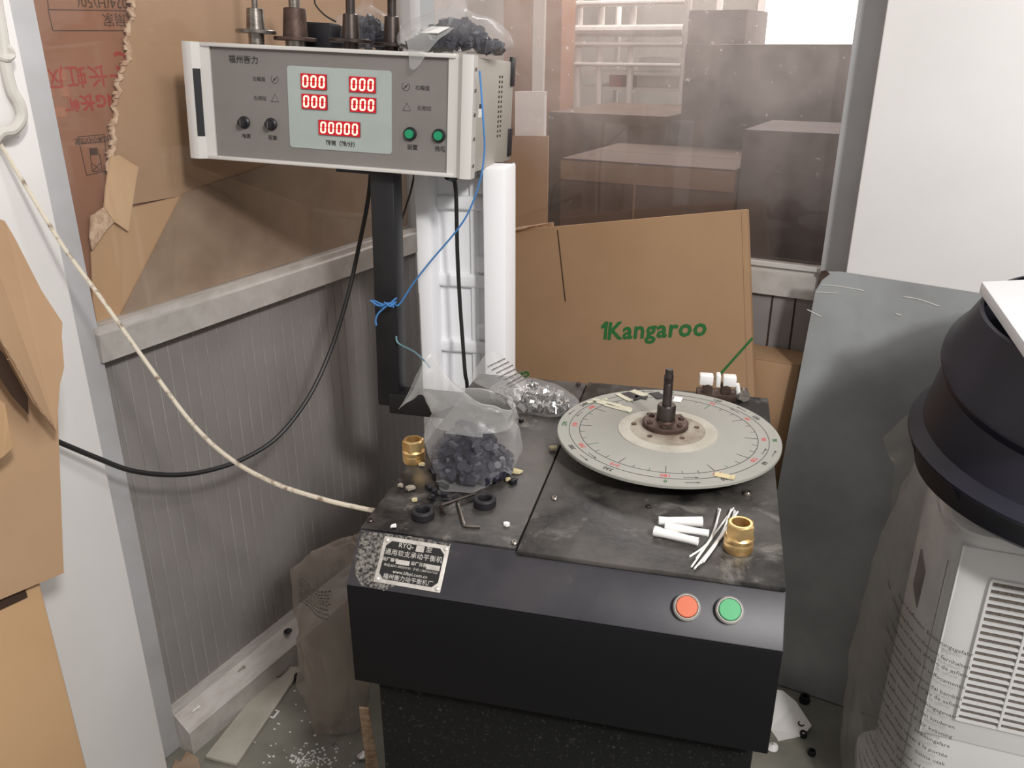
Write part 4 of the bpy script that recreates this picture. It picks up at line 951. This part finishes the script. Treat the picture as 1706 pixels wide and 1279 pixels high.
def ply(pts, t, n=None):
    b = MB(); vs = [b.bm.verts.new(p) for p in pts]; b.bm.faces.new(vs); bmesh.ops.triangulate(b.bm, faces=b.bm.faces[:]); bmesh.ops.recalc_face_normals(b.bm, faces=b.bm.faces[:]); solid(b.bm, t); return b
def fd(px, k=0.0): return 0.955 - 0.055*(104-px)/104.0 - k          # just in front of the face
def fl(px, py, k): return up(px, py, fd(px, k))
ply([fl(-40, 350, -0.03), fl(8, 368, -0.03), fl(24, 395, -0.025), fl(70, 485, -0.012), fl(104, 537, -0.004), fl(103, 560, 0.0), fl(107, 612, 0.006), fl(100, 640, 0.01), fl(94, 718, 0.022), fl(60, 672, 0.026), fl(0, 560, 0.024), fl(-40, 500, 0.02)], 0.003).build('raised_flap', M['carton_a'], um, smooth=0)
ply([fl(-40, 640, 0.03), fl(8, 672, 0.03), fl(14, 706, 0.03), fl(22, 745, 0.028), fl(6, 760, 0.028), fl(-40, 790, 0.025)], 0.003).build('front_flap', M['carton_b'], um, smooth=0)
ply([fl(-20, 566, 0.006), fl(4, 586, 0.006), fl(46, 662, 0.006), fl(47, 690, 0.006), fl(20, 660, 0.006), fl(-20, 600, 0.006)], 0.001).build('flap_shadow', M['slit'], um, smooth=0)  # dark sheet painting the shadow below the raised flap
b = MB(); P = [fl(-20, 540, 0.026), fl(0, 563, 0.026), fl(30, 615, 0.027), fl(60, 672, 0.027), fl(94, 718, 0.023)]; top_ = []; low_ = []
for a, c in zip(P, P[1:]):
    for k in range(7):
        q = a.lerp(c, k/7); top_.append(q+Vector((0, -0.001, random.uniform(0.001, 0.004)))); low_.append(q+Vector((0, -0.002, -random.uniform(0.001, 0.005))))
b.grid([top_, low_]); solid(b.bm, 0.002); b.build('torn_edge', M['paper_edge'], um, smooth=0)
# hook and white cable on the near column
def nw(px, py, off): return on_plane(px, py, LW.o + LW.n*off, LW.n)
b = MB(); b.tube([nw(-30, 75, 0.05), nw(0, 76, 0.055), nw(14, 80, 0.06), nw(20, 92, 0.06), nw(12, 98, 0.065), nw(2, 95, 0.06), nw(-6, 88, 0.05)], 0.0045, 8)
tag(b.build('wall_hook', M['cable_white']), 'small curled white hook at top left on white column', 'hook')
b = MB(); b.tube([nw(-20, 250, 0.06), nw(0, 222, 0.06), nw(22, 216, 0.062), nw(36, 196, 0.062), nw(32, 172, 0.062), nw(20, 150, 0.06), nw(10, 110, 0.058), nw(4, 60, 0.055), nw(-6, 0, 0.05), nw(-10, -40, 0.05)], 0.0075, 10)
tag(b.build('white_cable', M['cable_white']), 'thick white cable bending into a loop at upper left', 'cable')
b = MB(); b.box((0, 0, 0), (0.05, 0.13, 0.012)); o = b.build('white_cover', M['white_wall'], bevel=0.003); 
u, v = LW.hit(-12, 150, 0.045); o.matrix_basis = LW.mat(u, v, 0.04) @ Matrix.Rotation(R_(0), 4, 'Z'); tag(o, 'white cover strip at far left beside cable loop', 'cover')
YE = MW(0, 0, 0).y
cordp = [(-30, 205, 1.20), (0, 240, 1.19), (40, 305, 1.18), (105, 410, 1.16), (165, 492, 1.14), (245, 605, 1.10), (320, 705, 1.05), (385, 765, 1.0), (460, 806, 0.955), (540, 832, 0.92), (600, 846, 0.90), (626, 851, 0.887)]
b = MB(); b.tube([on_y(*q) for q in cordp], 0.0031, 8, 8); tag(b.build('cord', M['cord_white']), 'dirty white rope hanging from upper left down to machine corner', 'cord')  # thin white cord with brown stains
cb = [(70, 724, 1.13), (100, 737, 1.15), (160, 762, 1.18), (220, 784, 1.21), (290, 791, 1.26), (350, 783, 1.31), (410, 762, 1.36), (465, 725, 1.41), (515, 660, 1.46), (552, 580, 1.51), (580, 490, 1.54), (598, 410, 1.56), (612, 340, 1.57), (618, 290, 1.575), (620, 262, 1.58)]
b = MB(); b.tube([on_y(*q) for q in cb], 0.0042, 8, 8); tag(b.build('power_cable', M['cable_black']), 'long black cable sagging across grey wall panel to console', 'cable')
cb = [(757, 297, 1.46), (760, 330, 1.462), (762, 420, 1.47), (766, 500, 1.47), (771, 570, 1.46), (775, 622, 1.45), (778, 640, 1.46), (779, 690, 1.48)]
b = MB(); b.tube([on_y(*q) for q in cb], 0.0036, 8, 8); tag(b.build('signal_cable', M['cable_black']), 'black cable hanging straight down before white foam packing', 'cable')
b = MB(); b.tube([on_y(745, 294, 1.44), on_y(752, 297, 1.45), on_y(757, 298, 1.46)], 0.006, 8, 4); tag(b.build('cable_plug', M['black_plastic']), 'short black plug under right end of console', 'plug')
cb = [(690, 292, 1.56), (684, 320, 1.6), (676, 345, 1.66), (668, 372, 1.72), (664, 400, 1.76), (660, 480, 1.77)]
b = MB(); b.tube([on_y(*q) for q in cb], 0.002, 6, 6); tag(b.build('thin_cable', M['cable_black']), 'thin brown-black cable behind right of black pole', 'cable')
# blue string from the console to the pole
yp = MW(-0.16, 0.53, 0).y
bl_ = [(799, 118, 1.325), (801, 140, 1.325), (805, 200, 1.322), (807, 250, 1.33), (800, 300, 1.335), (782, 350, 1.345), (760, 385, 1.355), (720, 432, 1.37), (690, 470, 1.38), (664, 508, 1.385), (655, 500, 1.375)]
stg = thing('blue_string', 'blue string tied from console corner to black pole', 'string', on_y(655, 503, 1.38))
def rel(P): return P - stg.location
b = MB(); b.tube([rel(on_y(*q)) for q in bl_], 0.0016, 6, 8); b.build('line', M['blue'], stg)
b = MB()
for q in ([(622, 500, 1.375), (640, 507, 1.37), (661, 503, 1.372)], [(624, 508, 1.375), (642, 510, 1.37), (661, 496, 1.372)], [(617, 500, 1.37), (632, 509, 1.366), (648, 505, 1.366), (656, 512, 1.368)], [(650, 505, 1.366), (632, 520, 1.366), (626, 532, 1.366), (627, 542, 1.366)], [(640, 503, 1.364), (650, 510, 1.364), (658, 505, 1.366)]):
    b.tube([rel(on_y(*p)) for p in q], 0.0016, 6, 5)
b.build('knot', M['blue'], stg)
b = MB(); b.tube([on_y(*q) for q in [(660, 560, 1.39), (664, 572, 1.385), (690, 586, 1.33), (710, 604, 1.27), (716, 612, 1.25)]], 0.0016, 6, 6); tag(b.build('teal_string', M['teal']), 'short pale teal string from pole to frosted bag', 'string')

# ================================================================== THINGS ON THE MACHINE
def on_m(px, py, z=ZT, dz=0.0): P = on_z(px, py, z); P.z += dz; return P
# brass fittings
def brass(px, py, label, s=1.0, z=ZT):
    t = thing('brass_fitting', label, 'fitting', on_m(px, py, z, 0.0006), (0, 0, 0.3), 'brass fittings on the machine')
    b = MB(); b.lathe([(0.0105*s, 0), (0.0145*s, 0), (0.0152*s, 0.0015), (0.0152*s, 0.010*s), (0.0148*s, 0.0112*s), (0.0152*s, 0.0124*s), (0.0152*s, 0.016*s), (0.0135*s, 0.018*s), (0.0098*s, 0.018*s), (0.0098*s, 0.0)], 36, close=True); b.build('collar', M['brass'], t)
    b = MB(); n = 6; rows = []
    for r, z, seg in ((0.0138, 0.0175, 6), (0.0138, 0.031, 6), (0.0118, 0.0322, 6), (0.0095, 0.0322, 6), (0.0095, 0.012, 6)):
        rows.append([Vector((r*s*math.cos(2*math.pi*k/24)*(1/max(math.cos(((2*math.pi*k/24) % (math.pi/3))-math.pi/6), 0.8)*0.93 if r > 0.013 else 1), r*s*math.sin(2*math.pi*k/24)*(1/max(math.cos(((2*math.pi*k/24) % (math.pi/3))-math.pi/6), 0.8)*0.93 if r > 0.013 else 1), z*s)) for k in range(24)])
    b.grid(rows, closed=True); b.build('hex_nut', M['brass'], t, smooth=20)
    b = MB(); b.lathe([(0, 0.0005), (0.0097*s, 0.0005), (0.0097*s, 0.002), (0, 0.002)], 20); b.build('bore_floor', M['rust'], t)
    return t
brass(1229, 915, 'brass hex fitting at front right corner of machine beside white sticks', 1.06, ZT+0.002)
brass(690, 768, 'brass hex fitting at left edge of machine beside frosted bag', 1.0)
# frosted bag of black parts
bx, by = 0.085, 0.165
t = thing('plastic_bag', 'frosted open plastic bag full of black parts on machine top', 'bag', MW(bx, by, ZT+0.001), (0, 0, YAW))
def LB(px, py, yl): p = MY(px, py, yl); return Vector((p.x-bx, p.y-by, p.z-ZT-0.001))
# closed loops, bottom to rim, 12 points each from right round the back to left and front
def loop(c, rx, ry, z, n=12): return [Vector((c[0]+rx*math.cos(2*math.pi*k/n), c[1]+ry*math.sin(2*math.pi*k/n), z)) for k in range(n)]
l0 = loop((0.0, 0.0), 0.050, 0.052, 0.0005); l0[9] = Vector((-0.005, -0.066, 0.0005)); l0[10] = Vector((0.022, -0.055, 0.0005)); l0[8] = Vector((-0.026, -0.052, 0.0005))
l1 = loop((0.0, 0.003), 0.064, 0.060, 0.022); l1[9] = Vector((-0.006, -0.062, 0.02))
l2 = loop((0.0, 0.006), 0.062, 0.056, 0.050)
l3 = loop((0.0, 0.010), 0.052, 0.040, 0.074)
l4 = loop((-0.005, 0.014), 0.060, 0.032, 0.092)
rim_px = [(857, 735, .20), (856, 668, .21), (815, 668, .215), (780, 662, .215), (748, 628, .21), (719, 592, .20), (664, 682, .17), (690, 640, .165), (716, 598, .17), (746, 634, .165), (790, 672, .16), (836, 682, .17)]
l6 = [LB(*q) for q in rim_px]
l5 = [a.lerp(b_, 0.55)+Vector((0, 0, 0.004)) for a, b_ in zip(l4, l6)]
L_ = [l0, l1, l2, l3, l4, l5, l6]
def closed_spline(P, sub):
    Q = P[-2:]+P+P[:2]; S_ = spline(Q, sub); return S_[2*sub:(2+len(P))*sub]
rows = [closed_spline(l, 5) for l in L_]; G = [spline(list(c), 7) for c in zip(*rows)]; G = list(map(list, zip(*G)))
b = MB(); b.grid(G, closed=True, cap=True); crumple(b.bm, 0.0065, 24, 6)
for v in b.bm.verts: v.co.z = max(v.co.z, 0.0004)
nf = len(b.bm.faces); me_b = b
fo_ = b.build('film', M['film_milky'], t, smooth=45); fo_.data.materials.append(M['film'])
for pl_ in fo_.data.polygons: pl_.material_index = 1 if pl_.center.z < 0.066 else 0
o = bits(330, 0.050, 0.048, 0.062, 0.015, 8, 'tube').build('black_parts', M['fan_black'], loc=MW(bx, by, ZT+0.001), rot=(0, 0, YAW), smooth=0); tag(o, 'heap of small black parts inside the frosted bag on machine', 'parts', kind='stuff')
# flat bag of metal clips
cx, cy = 0.118, 0.395
t = thing('clip_bag', 'clear printed bag of small metal clips at back of machine top', 'bag', MW(cx, cy, ZT+0.001), (0, 0, YAW+R_(-20)))
b = blob_bag([((0, 0, 0.0006), 0.062, 0.044, 0), ((0, 0, 0.008), 0.074, 0.052, 0), ((0, 0, 0.018), 0.070, 0.048, 0), ((0, 0, 0.028), 0.045, 0.03, 0), ((0, 0, 0.031), 0.01, 0.008, 0)], 36, 0.003, 30, 4)
for v in b.bm.verts: v.co.z = max(v.co.z, 0.0004)
b.build('film', M['film'], t, smooth=45)
rows = [[Vector((-0.02, 0.02, 0.022)), Vector((-0.005, -0.015, 0.026)), Vector((0.0, -0.04, 0.018))], [Vector((-0.055, 0.03, 0.035)), Vector((-0.05, -0.01, 0.040)), Vector((-0.05, -0.04, 0.022))], [Vector((-0.085, 0.03, 0.06)), Vector((-0.09, 0.0, 0.062)), Vector((-0.10, -0.03, 0.03))]]
R1 = [spline(r, 6) for r in rows]; G = [spline(list(c), 6) for c in zip(*R1)]
b = MB(); b.grid(G); crumple(b.bm, 0.002, 40, 1); nk = b.build('open_neck', M['film_milky'], t, smooth=50)
bm_ = MB(); rnd = random.Random(9); mk = frame_m((-0.03, 0.022, 0.034), (0.0, -1, 0.02), (-0.8, 0, 0.4))
for k in range(6):
    x = 0.0
    while x < 0.045: l = rnd.uniform(0.002, 0.006); bm_.box((x+l/2, k*0.0085, 0.0), (l, 0.0026, 0.0003), mk); x += l+0.0016
bm_.box((0.022, -0.006, 0.0), (0.052, 0.0012, 0.0003), mk)
bm_.build('printed_marks', M['ink_film'], t, smooth=0)['kind'] = 'stuff'
o = bits(190, 0.062, 0.042, 0.022, 0.013, 12, 'clip').build('metal_clips', M['clip'], loc=MW(cx, cy, ZT+0.001), rot=(0, 0, YAW+R_(-20)), smooth=0); tag(o, 'heap of small shiny metal clips inside printed clear bag', 'clips', kind='stuff')
# rubber rings
for px, py, lab in ((705, 862, 'black rubber ring near left front corner of machine'), (808, 842, 'black rubber ring beside the hex keys, right of bag tip')):
    b = MB(); b.lathe([(0.0085, 0.0005), (0.0125, 0.0005), (0.0138, 0.002), (0.0138, 0.0095), (0.0125, 0.011), (0.009, 0.011), (0.0082, 0.0095), (0.0082, 0.002)], 32, close=True)
    tag(b.build('rubber_ring', M['rubber'], loc=on_m(px, py)), lab, 'ring', 'rubber rings on the machine')
# hex keys
for pts, r, lab, mt in (([(791, 822), (732, 842), (741, 857)], 0.0019, 'longer hex key lying crosswise below the bag tip', 'dark_steel'), ([(762, 836), (774, 876), (800, 877)], 0.0021, 'shiny L-shaped hex key lying in front of rubber rings', 'steel')):
    z = ZT+r+0.0004 if mt == 'steel' else ZT+r+0.0045
    P = [on_z(px, py, z) for px, py in pts]; a, c, e_ = P; k1 = c+(a-c).normalized()*0.005; k2 = c+(e_-c).normalized()*0.005
    path = [a, a.lerp(k1, .5), k1, c.lerp(k1.lerp(k2, .5), .45), k2, k2.lerp(e_, .5), e_]; o0 = P[1]
    b = MB(); b.tube([p-o0 for p in path], r, 6, 4); tag(b.build('hex_key', M[mt], loc=o0, smooth=0), lab, 'hex key', 'hex keys on the machine')
# white tapered sleeves
for (a, c), r0, r1, dz, lab in ((((1097, 867), (1170, 869)), 0.0048, 0.0062, 0.0, 'white tapered sleeve at back of the three, beside white sticks'), (((1090, 884), (1163, 902)), 0.0058, 0.0048, 0.0, 'white tapered sleeve at front of the three, nearest machine edge'), (((1108, 876), (1181, 888)), 0.0050, 0.0040, 0.0075, 'white tapered sleeve lying across the other two')):
    z = ZT+0.0026+max(r0, r1)+dz; A = on_z(*a, z); B = on_z(*c, z); d = B-A
    b = MB(); m = d.to_track_quat('Z', 'Y').to_matrix().to_4x4(); L0 = d.length
    b.lathe([(r0*0.8, 0), (r0, 0), (r0*1.05, 0.002), (r0*0.92, L0*0.2), (r1*0.92, L0*0.8), (r1, L0), (r1*0.8, L0), (r0*0.7, L0*0.3)], 18, m, close=True)
    tag(b.build('white_sleeve', M['white_bits'], loc=A), lab, 'sleeve', 'white tapered sleeves on the machine')
# white sticks
sticks = [((1152, 944), (1206, 868), (1222, 846)), ((1157, 947), (1200, 892), (1216, 853)), ((1163, 941), (1205, 890), (1229, 852)), ((1168, 938), (1212, 880), (1224, 850)), ((1172, 936), (1200, 895), (1218, 848)), ((1149, 927), (1182, 900), (1200, 848)), ((1160, 930), (1190, 885), (1197, 847)), ((1176, 930), (1210, 880), (1226, 853))]
for i, pts in enumerate(sticks):
    z = ZT+0.0035+(i % 3)*0.0014; P = [on_z(*q, z) for q in pts]
    b = MB(); b.tube([p-P[0] for p in P], 0.0011, 6, 6)
    tag(b.build('white_stick', M['white_bits'], loc=P[0]), 'thin white stick in loose bundle beside front brass fitting', 'stick', 'thin white sticks in a bundle')
# loose flakes and scraps
def flake(px, py, s, seed, material, label, cat, group, z=ZT, h=0.003, name='flake'):
    rnd = random.Random(seed); n = 7; pts = [(s*rnd.uniform(0.5, 1.0)*math.cos(6.283*k/n), s*0.8*rnd.uniform(0.5, 1.0)*math.sin(6.283*k/n)) for k in range(n)]
    b = MB(); b.prism(pts, h); 
    for v in b.bm.verts: v.co.z += rnd.uniform(0, h*0.6)
    o = b.build(name, material, loc=on_m(px, py, z, 0.0008), smooth=0); return tag(o, label, cat, group)
flake(922, 749, 0.0085, 1, M['flake'], 'pale foam flake left of the round disc', 'flake', 'pale flakes on the machine', ZT+0.002)
flake(860, 788, 0.009, 2, M['flake'], 'pale foam flake right of the frosted bag', 'flake', 'pale flakes on the machine')
flake(846, 802, 0.006, 3, M['flake'], 'small pale crumb just below flake right of bag', 'flake', 'pale flakes on the machine')
flake(845, 877, 0.005, 4, M['white_bits'], 'white crumb near front edge right of hex keys', 'crumb', 'white crumbs on the machine')
flake(656, 880, 0.004, 5, M['white_bits'], 'white crumb at front left above the nameplate', 'crumb', 'white crumbs on the machine')
flake(683, 816, 0.008, 6, M['disc_core'], 'grey flake left of the frosted bag', 'flake', 'pale flakes on the machine')
flake(690, 836, 0.006, 7, M['flake'], 'pale crumb right above left rubber ring', 'flake', 'pale flakes on the machine')
flake(668, 812, 0.005, 8, M['disc_core'], 'small grey flake at left edge below brass fitting', 'flake', 'pale flakes on the machine')
flake(703, 777, 0.006, 9, M['flake'], 'yellowish crumb at foot of left brass fitting', 'flake', 'pale flakes on the machine')
for i, (px, py) in enumerate([(714, 815), (724, 822), (733, 812), (720, 832), (740, 828), (748, 838), (728, 800), (742, 815), (855, 806), (868, 704)]):
    rnd = random.Random(40+i); b = MB(); b.box((0, 0, 0.003), (rnd.uniform(0.006, 0.011), 0.006, 0.006)); b.cyl((0, 0, 0.003), (0.007, 0, 0.004), 0.002, seg=8)
    o = b.build('black_scrap', M['black_plastic'], loc=on_m(px, py, ZT, 0.0006), rot=(0, 0, rnd.uniform(0, 6)), bevel=0.0006)
    tag(o, 'small black plastic scrap scattered left of the bag tip' if i < 8 else ('small black scrap right of the frosted bag' if i == 8 else 'small black scrap in front of the clip bag'), 'scrap', 'black scraps on the machine')
# tape strips on the disc
TZ = DZ+0.0071
for i, (px, py, L0, wd, a, mt, lab) in enumerate(((1010, 671, 0.030, 0.006, -35, 'mirror_tape', 'reflective strip on disc, leftmost upper of the shiny ones'), (1020, 675, 0.040, 0.009, -38, 'mirror_tape', 'broad white reflective strip on left of disc'), (1030, 680, 0.028, 0.006, -36, 'mirror_tape', 'reflective strip nearest disc hub among shiny ones'), (995, 668, 0.022, 0.004, 20, 'mirror_tape', 'thin reflective strip at disc left rim'), (1040, 662, 0.022, 0.006, -60, 'mirror_tape', 'silver strip beside the black tape on disc'), (1052, 660, 0.020, 0.010, -55, 'ink_black', 'black tape piece left of the three on disc'), (1068, 662, 0.012, 0.007, -20, 'ink_black', 'small black tape piece in middle of the three'), (1096, 659, 0.016, 0.010, -70, 'ink_black', 'black tape piece right of the three, beside spindle'), (1064, 655, 0.018, 0.008, -50, 'mirror_tape', 'silver strip between the black tape pieces'), (1129, 666, 0.011, 0.008, 70, 'white_bits', 'white tape scrap on disc right of spindle'), (1207, 793, 0.016, 0.007, -25, 'flake', 'pale tape scrap on front right rim of disc'))):
    L0 *= 1.5; wd *= 1.5
    b = MB(); b.box((0, 0, 0.0005), (L0, wd, 0.0006)); b.box((L0*0.42, 0, 0.0012), (L0*0.12, wd, 0.0012))
    tag(b.build('tape_strip', M[mt], loc=on_z(px, py, TZ), rot=(0, 0, R_(a)), smooth=0), lab, 'tape', 'tape strips on the disc')

# ================================================================== FLOOR
def floor_box(name, pxs, h, material, label, cat, bevel=0.001, z0=0.001, group=None):
    P = [on_z(px, py, z0+h) for px, py in pxs]; o0 = sum(P, Vector())/len(P); o0.z = z0
    b = MB(); b.prism([(p.x-o0.x, p.y-o0.y) for p in P], h); return tag(b.build(name, material, loc=o0, bevel=bevel), label, cat, group)
floor_box('metal_bar', [(341, 1259), (394, 1272), (503, 1111), (462, 1107)], 0.008, M['bar'], 'pale flat metal bar lying on floor beside wall channel', 'bar', 0.0015)
floor_box('cardboard_scrap', [(280, 1295), (292, 1263), (300, 1268), (311, 1250), (330, 1262), (338, 1295)], 0.004, M['carton_grey'], 'torn cardboard scrap on floor at foot of white column', 'cardboard', 0)
# big dusty bag
def prow(py, xl, xr, Y): return py, xl, xr, Y
bc = on_z(556, 1205, 0); rows_ = [(1236, 552, 592), (1205, 530, 604), (1150, 508, 622), (1090, 500, 628), (1040, 488, 628), (990, 484, 630), (950, 496, 632), (922, 530, 636), (908, 570, 640)]
levels = []
for py, xl, xr in rows_:
    a = on_y(xl, py, bc.y); c = on_y(xr, py, bc.y); m_ = (a+c)/2; levels.append(((m_.x-bc.x, 0, max(0.001, m_.z)), (c-a).length/2, min(0.075, (c-a).length/2*0.75), 0))
levels.append(((levels[-1][0][0]+0.01, 0, levels[-1][0][2]+0.006), 0.008, 0.008, 0))
b = blob_bag(levels, 64, 0.021, 14, 3)
for v in b.bm.verts: v.co.z = max(v.co.z, 0.0008)
t = thing('plastic_bag', 'large dusty crumpled plastic bag on floor left of machine', 'bag', (bc.x, bc.y, 0))
b.build('film', M['film_dusty'], t, smooth=50)
rnd = random.Random(3)
b = blob_bag([((0, 0, 0.002), 0.02, 0.02, 0), ((0.0, 0, 0.10), 0.045, 0.04, 0), ((0.0, 0.0, 0.22), 0.05, 0.045, 0), ((0.01, 0, 0.30), 0.045, 0.04, 0), ((0.015, 0, 0.33), 0.01, 0.01, 0)], 24, 0.008, 14, 8); b.build('inner_wrap', M['film_dusty'], t, smooth=50)
lv = [Vector(l[0]) for l in levels]
def marks(b, m, rows, wd, lh, seed):
    rnd = random.Random(seed)
    for k in range(rows):
        x = 0.0
        while x < wd:
            l = rnd.uniform(0.002, 0.007); b.box((x+l/2, -k*lh, 0), (l, lh*0.42, 0.0003), m); x += l+0.002
bm_ = MB(); marks(bm_, frame_m((-0.05, -0.080, levels[6][0][2]+0.004), (1, 0, -0.12), (0.1, 0.15, 1)), 9, 0.075, 0.0075, 5)
from mathutils.bvhtree import BVHTree
fobj = [c for c in t.children if c.name.startswith('film')][0]; tree = BVHTree.FromPolygons([v.co for v in fobj.data.vertices], [p.vertices for p in fobj.data.polygons])
drop = []
for isl in range(0, len(bm_.bm.verts), 8):
    bm_.bm.verts.ensure_lookup_table(); vs = [bm_.bm.verts[isl+k] for k in range(8)]; ok = True; hs = []
    for v in vs:
        h = tree.ray_cast(Vector((v.co.x*0.85+0.012, -0.5, v.co.z)), Vector((0, 1, 0)))[0]; hs.append(h); ok = ok and h is not None and h.y < 0
    if ok:
        for v, h in zip(vs, hs): v.co = h + Vector((0, -0.0012, 0))
    else: drop += vs
bmesh.ops.delete(bm_.bm, geom=drop, context='VERTS')
pm = bm_.build('printed_marks', M['ink_faint'], t, smooth=0); pm['kind'] = 'stuff'
# black caps, bits
def cap(px, py, s, label):
    b = MB(); b.lathe([(0.006*s, 0), (0.010*s, 0), (0.011*s, 0.004*s), (0.0095*s, 0.014*s), (0.006*s, 0.014*s)], 16, close=True); b.lathe([(0, 0.002), (0.0062*s, 0.002), (0.0062*s, 0.004), (0, 0.004)], 14)
    return tag(b.build('rubber_bushing', M['rubber'], loc=on_z(px, py, 0.001), rot=(0.0, 0, 0.4)), label, 'bushing', 'black bushings on the floor')
cap(368, 1198, 1.6, 'black bushing on floor between wall channel and metal bar'); cap(498, 1132, 1.0, 'black bushing on floor at right end of metal bar')
for i, (px, py, lab) in enumerate(((1334, 1211, 'black bushing lying on the crumpled paper at right'), (1338, 1226, 'black bushing in front of the crumpled paper at right'), (1352, 1256, 'black bushing alone on floor at lower right'), (1340, 1168, 'black ring bushing at foot of metal sheet'))): cap(px, py, 0.75 if i < 3 else 1.1, lab)
ch_p = LW.w(0.36, 0.086, 0.006)
b = MB(); b.lathe([(0, 0), (0.008, 0), (0.010, 0.003), (0.006, 0.006), (0, 0.007)], 7)
tag(b.build('black_clip', M['rubber'], loc=LW.w(0.335, 0.074, 0.018)+Z*0.004), 'black clip resting on wall channel near dusty bag', 'clip')
def channel_bit(u, off, m, lab, s=1.0):
    z = 0.085-(off-0.004)/0.038*0.03
    b = MB(); b.tube([(-0.008*s, 0, 0.002), (0, 0.001, 0.002), (0.009*s, 0, 0.002)], 0.0018, 6, 3); b.box((0.008*s, 0, 0.0025), (0.004, 0.006, 0.004))
    tag(b.build('small_clip', m, loc=LW.w(u, z+0.001, off), rot=(0, 0, R_(60))), lab, 'clip')
channel_bit(0.06, 0.02, M['white_bits'], 'white plastic clip on left end of wall channel'); channel_bit(0.19, 0.016, M['disc_core'], 'grey clip on middle of wall channel')
for i, (px, py, lab) in enumerate(((475, 1094, 'white clip on floor above end of metal bar'), (460, 1190, 'white bent clip on floor right of metal bar'), (560, 1243, 'metal clip on floor under the dusty bag'))):
    P = on_z(px, py, 0.002); b = MB(); b.box((0, 0, 0), (0.022, 0.004, 0.003)); b.box((0.01, 0.004, 0), (0.003, 0.010, 0.003)); b.box((-0.01, 0.004, 0), (0.003, 0.008, 0.003))
    tag(b.build('small_clip', M['white_bits'] if i < 2 else M['clip'], loc=P, rot=(0, 0, R_(20+50*i)), bevel=0.0006), lab, 'clip')
P = on_z(463, 1120, 0.0125)
b = MB(); b.tube([Vector((0.018*math.cos(a)*0.7, 0.014*math.sin(a), 0)) for a in [R_(30+k*20) for k in range(15)]] + [Vector((0.025, 0.02, 0.004))], 0.0012, 6, 2); tag(b.build('wire_curl', M['dark_steel'], loc=P), 'curled dark wire lying on the metal bar', 'wire')
# white chips sprinkled on the floor
b = MB(); rnd = random.Random(21)
for k in range(160):
    px, py = (rnd.gauss(512, 22), rnd.gauss(1266, 9)) if k < 110 else (rnd.uniform(420, 600), rnd.uniform(1150, 1279))
    p = on_z(px, py, 0.002); s = rnd.uniform(0.001, 0.0032); b.box((p.x, p.y, 0.0015), (s*1.6, s, 0.002), None)
tag(b.build('white_crumbs', M['white_bits'], smooth=0), 'white crumbs sprinkled on floor in front of dusty bag', 'crumbs', kind='stuff')
# rubbish wedged at the machine's foot, left
P = on_z(612, 1240, 0)
def crumpled(name, label, loc, rx, ry, h, material, seed, cat='paper'):
    b = blob_bag([((0, 0, 0.001), rx*0.85, ry*0.85, 0), ((0, 0, h*0.35), rx, ry, 0), ((0.003, 0, h*0.8), rx*0.6, ry*0.6, 0), ((0, 0, h), rx*0.15, ry*0.15, 0)], 20, min(rx, ry)*0.22, 30, seed)
    for v in b.bm.verts: v.co.z = max(v.co.z, 0.0008)
    return tag(b.build(name, material, loc=loc, smooth=25), label, cat)
sp_ = [on_y(598, 1180, 1.155), on_y(614, 1182, 1.155), on_z(634, 1292, 0.004), on_z(612, 1296, 0.004)]
b = ply([p-sp_[3] for p in sp_], 0.004); tag(b.build('paper_strip', M['paper_edge'], loc=sp_[3], smooth=0), 'pinkish paper strip leaning against lower left corner of machine', 'paper')
crumpled('foil_scrap', 'crumpled silvery scrap beside paper strip at machine corner', on_z(606, 1262, 0), 0.014, 0.012, 0.022, M['clip'], 3)
pp = [on_z(1284, 1215, 0.004), on_z(1296, 1232, 0.004), on_z(1338, 1224, 0.006), on_z(1352, 1208, 0.014), on_z(1326, 1168, 0.02), on_z(1304, 1150, 0.03), on_z(1276, 1146, 0.03)]
b = ply([p-pp[0] for p in pp], 0.004); tag(b.build('crumpled_paper', M['sticker'], loc=pp[0], smooth=0), 'folded white paper on floor right of machine', 'paper')
crumpled('white_scrap', 'small white crumpled scrap at right foot of machine', on_z(1286, 1248, 0), 0.012, 0.012, 0.015, M['sticker'], 6)
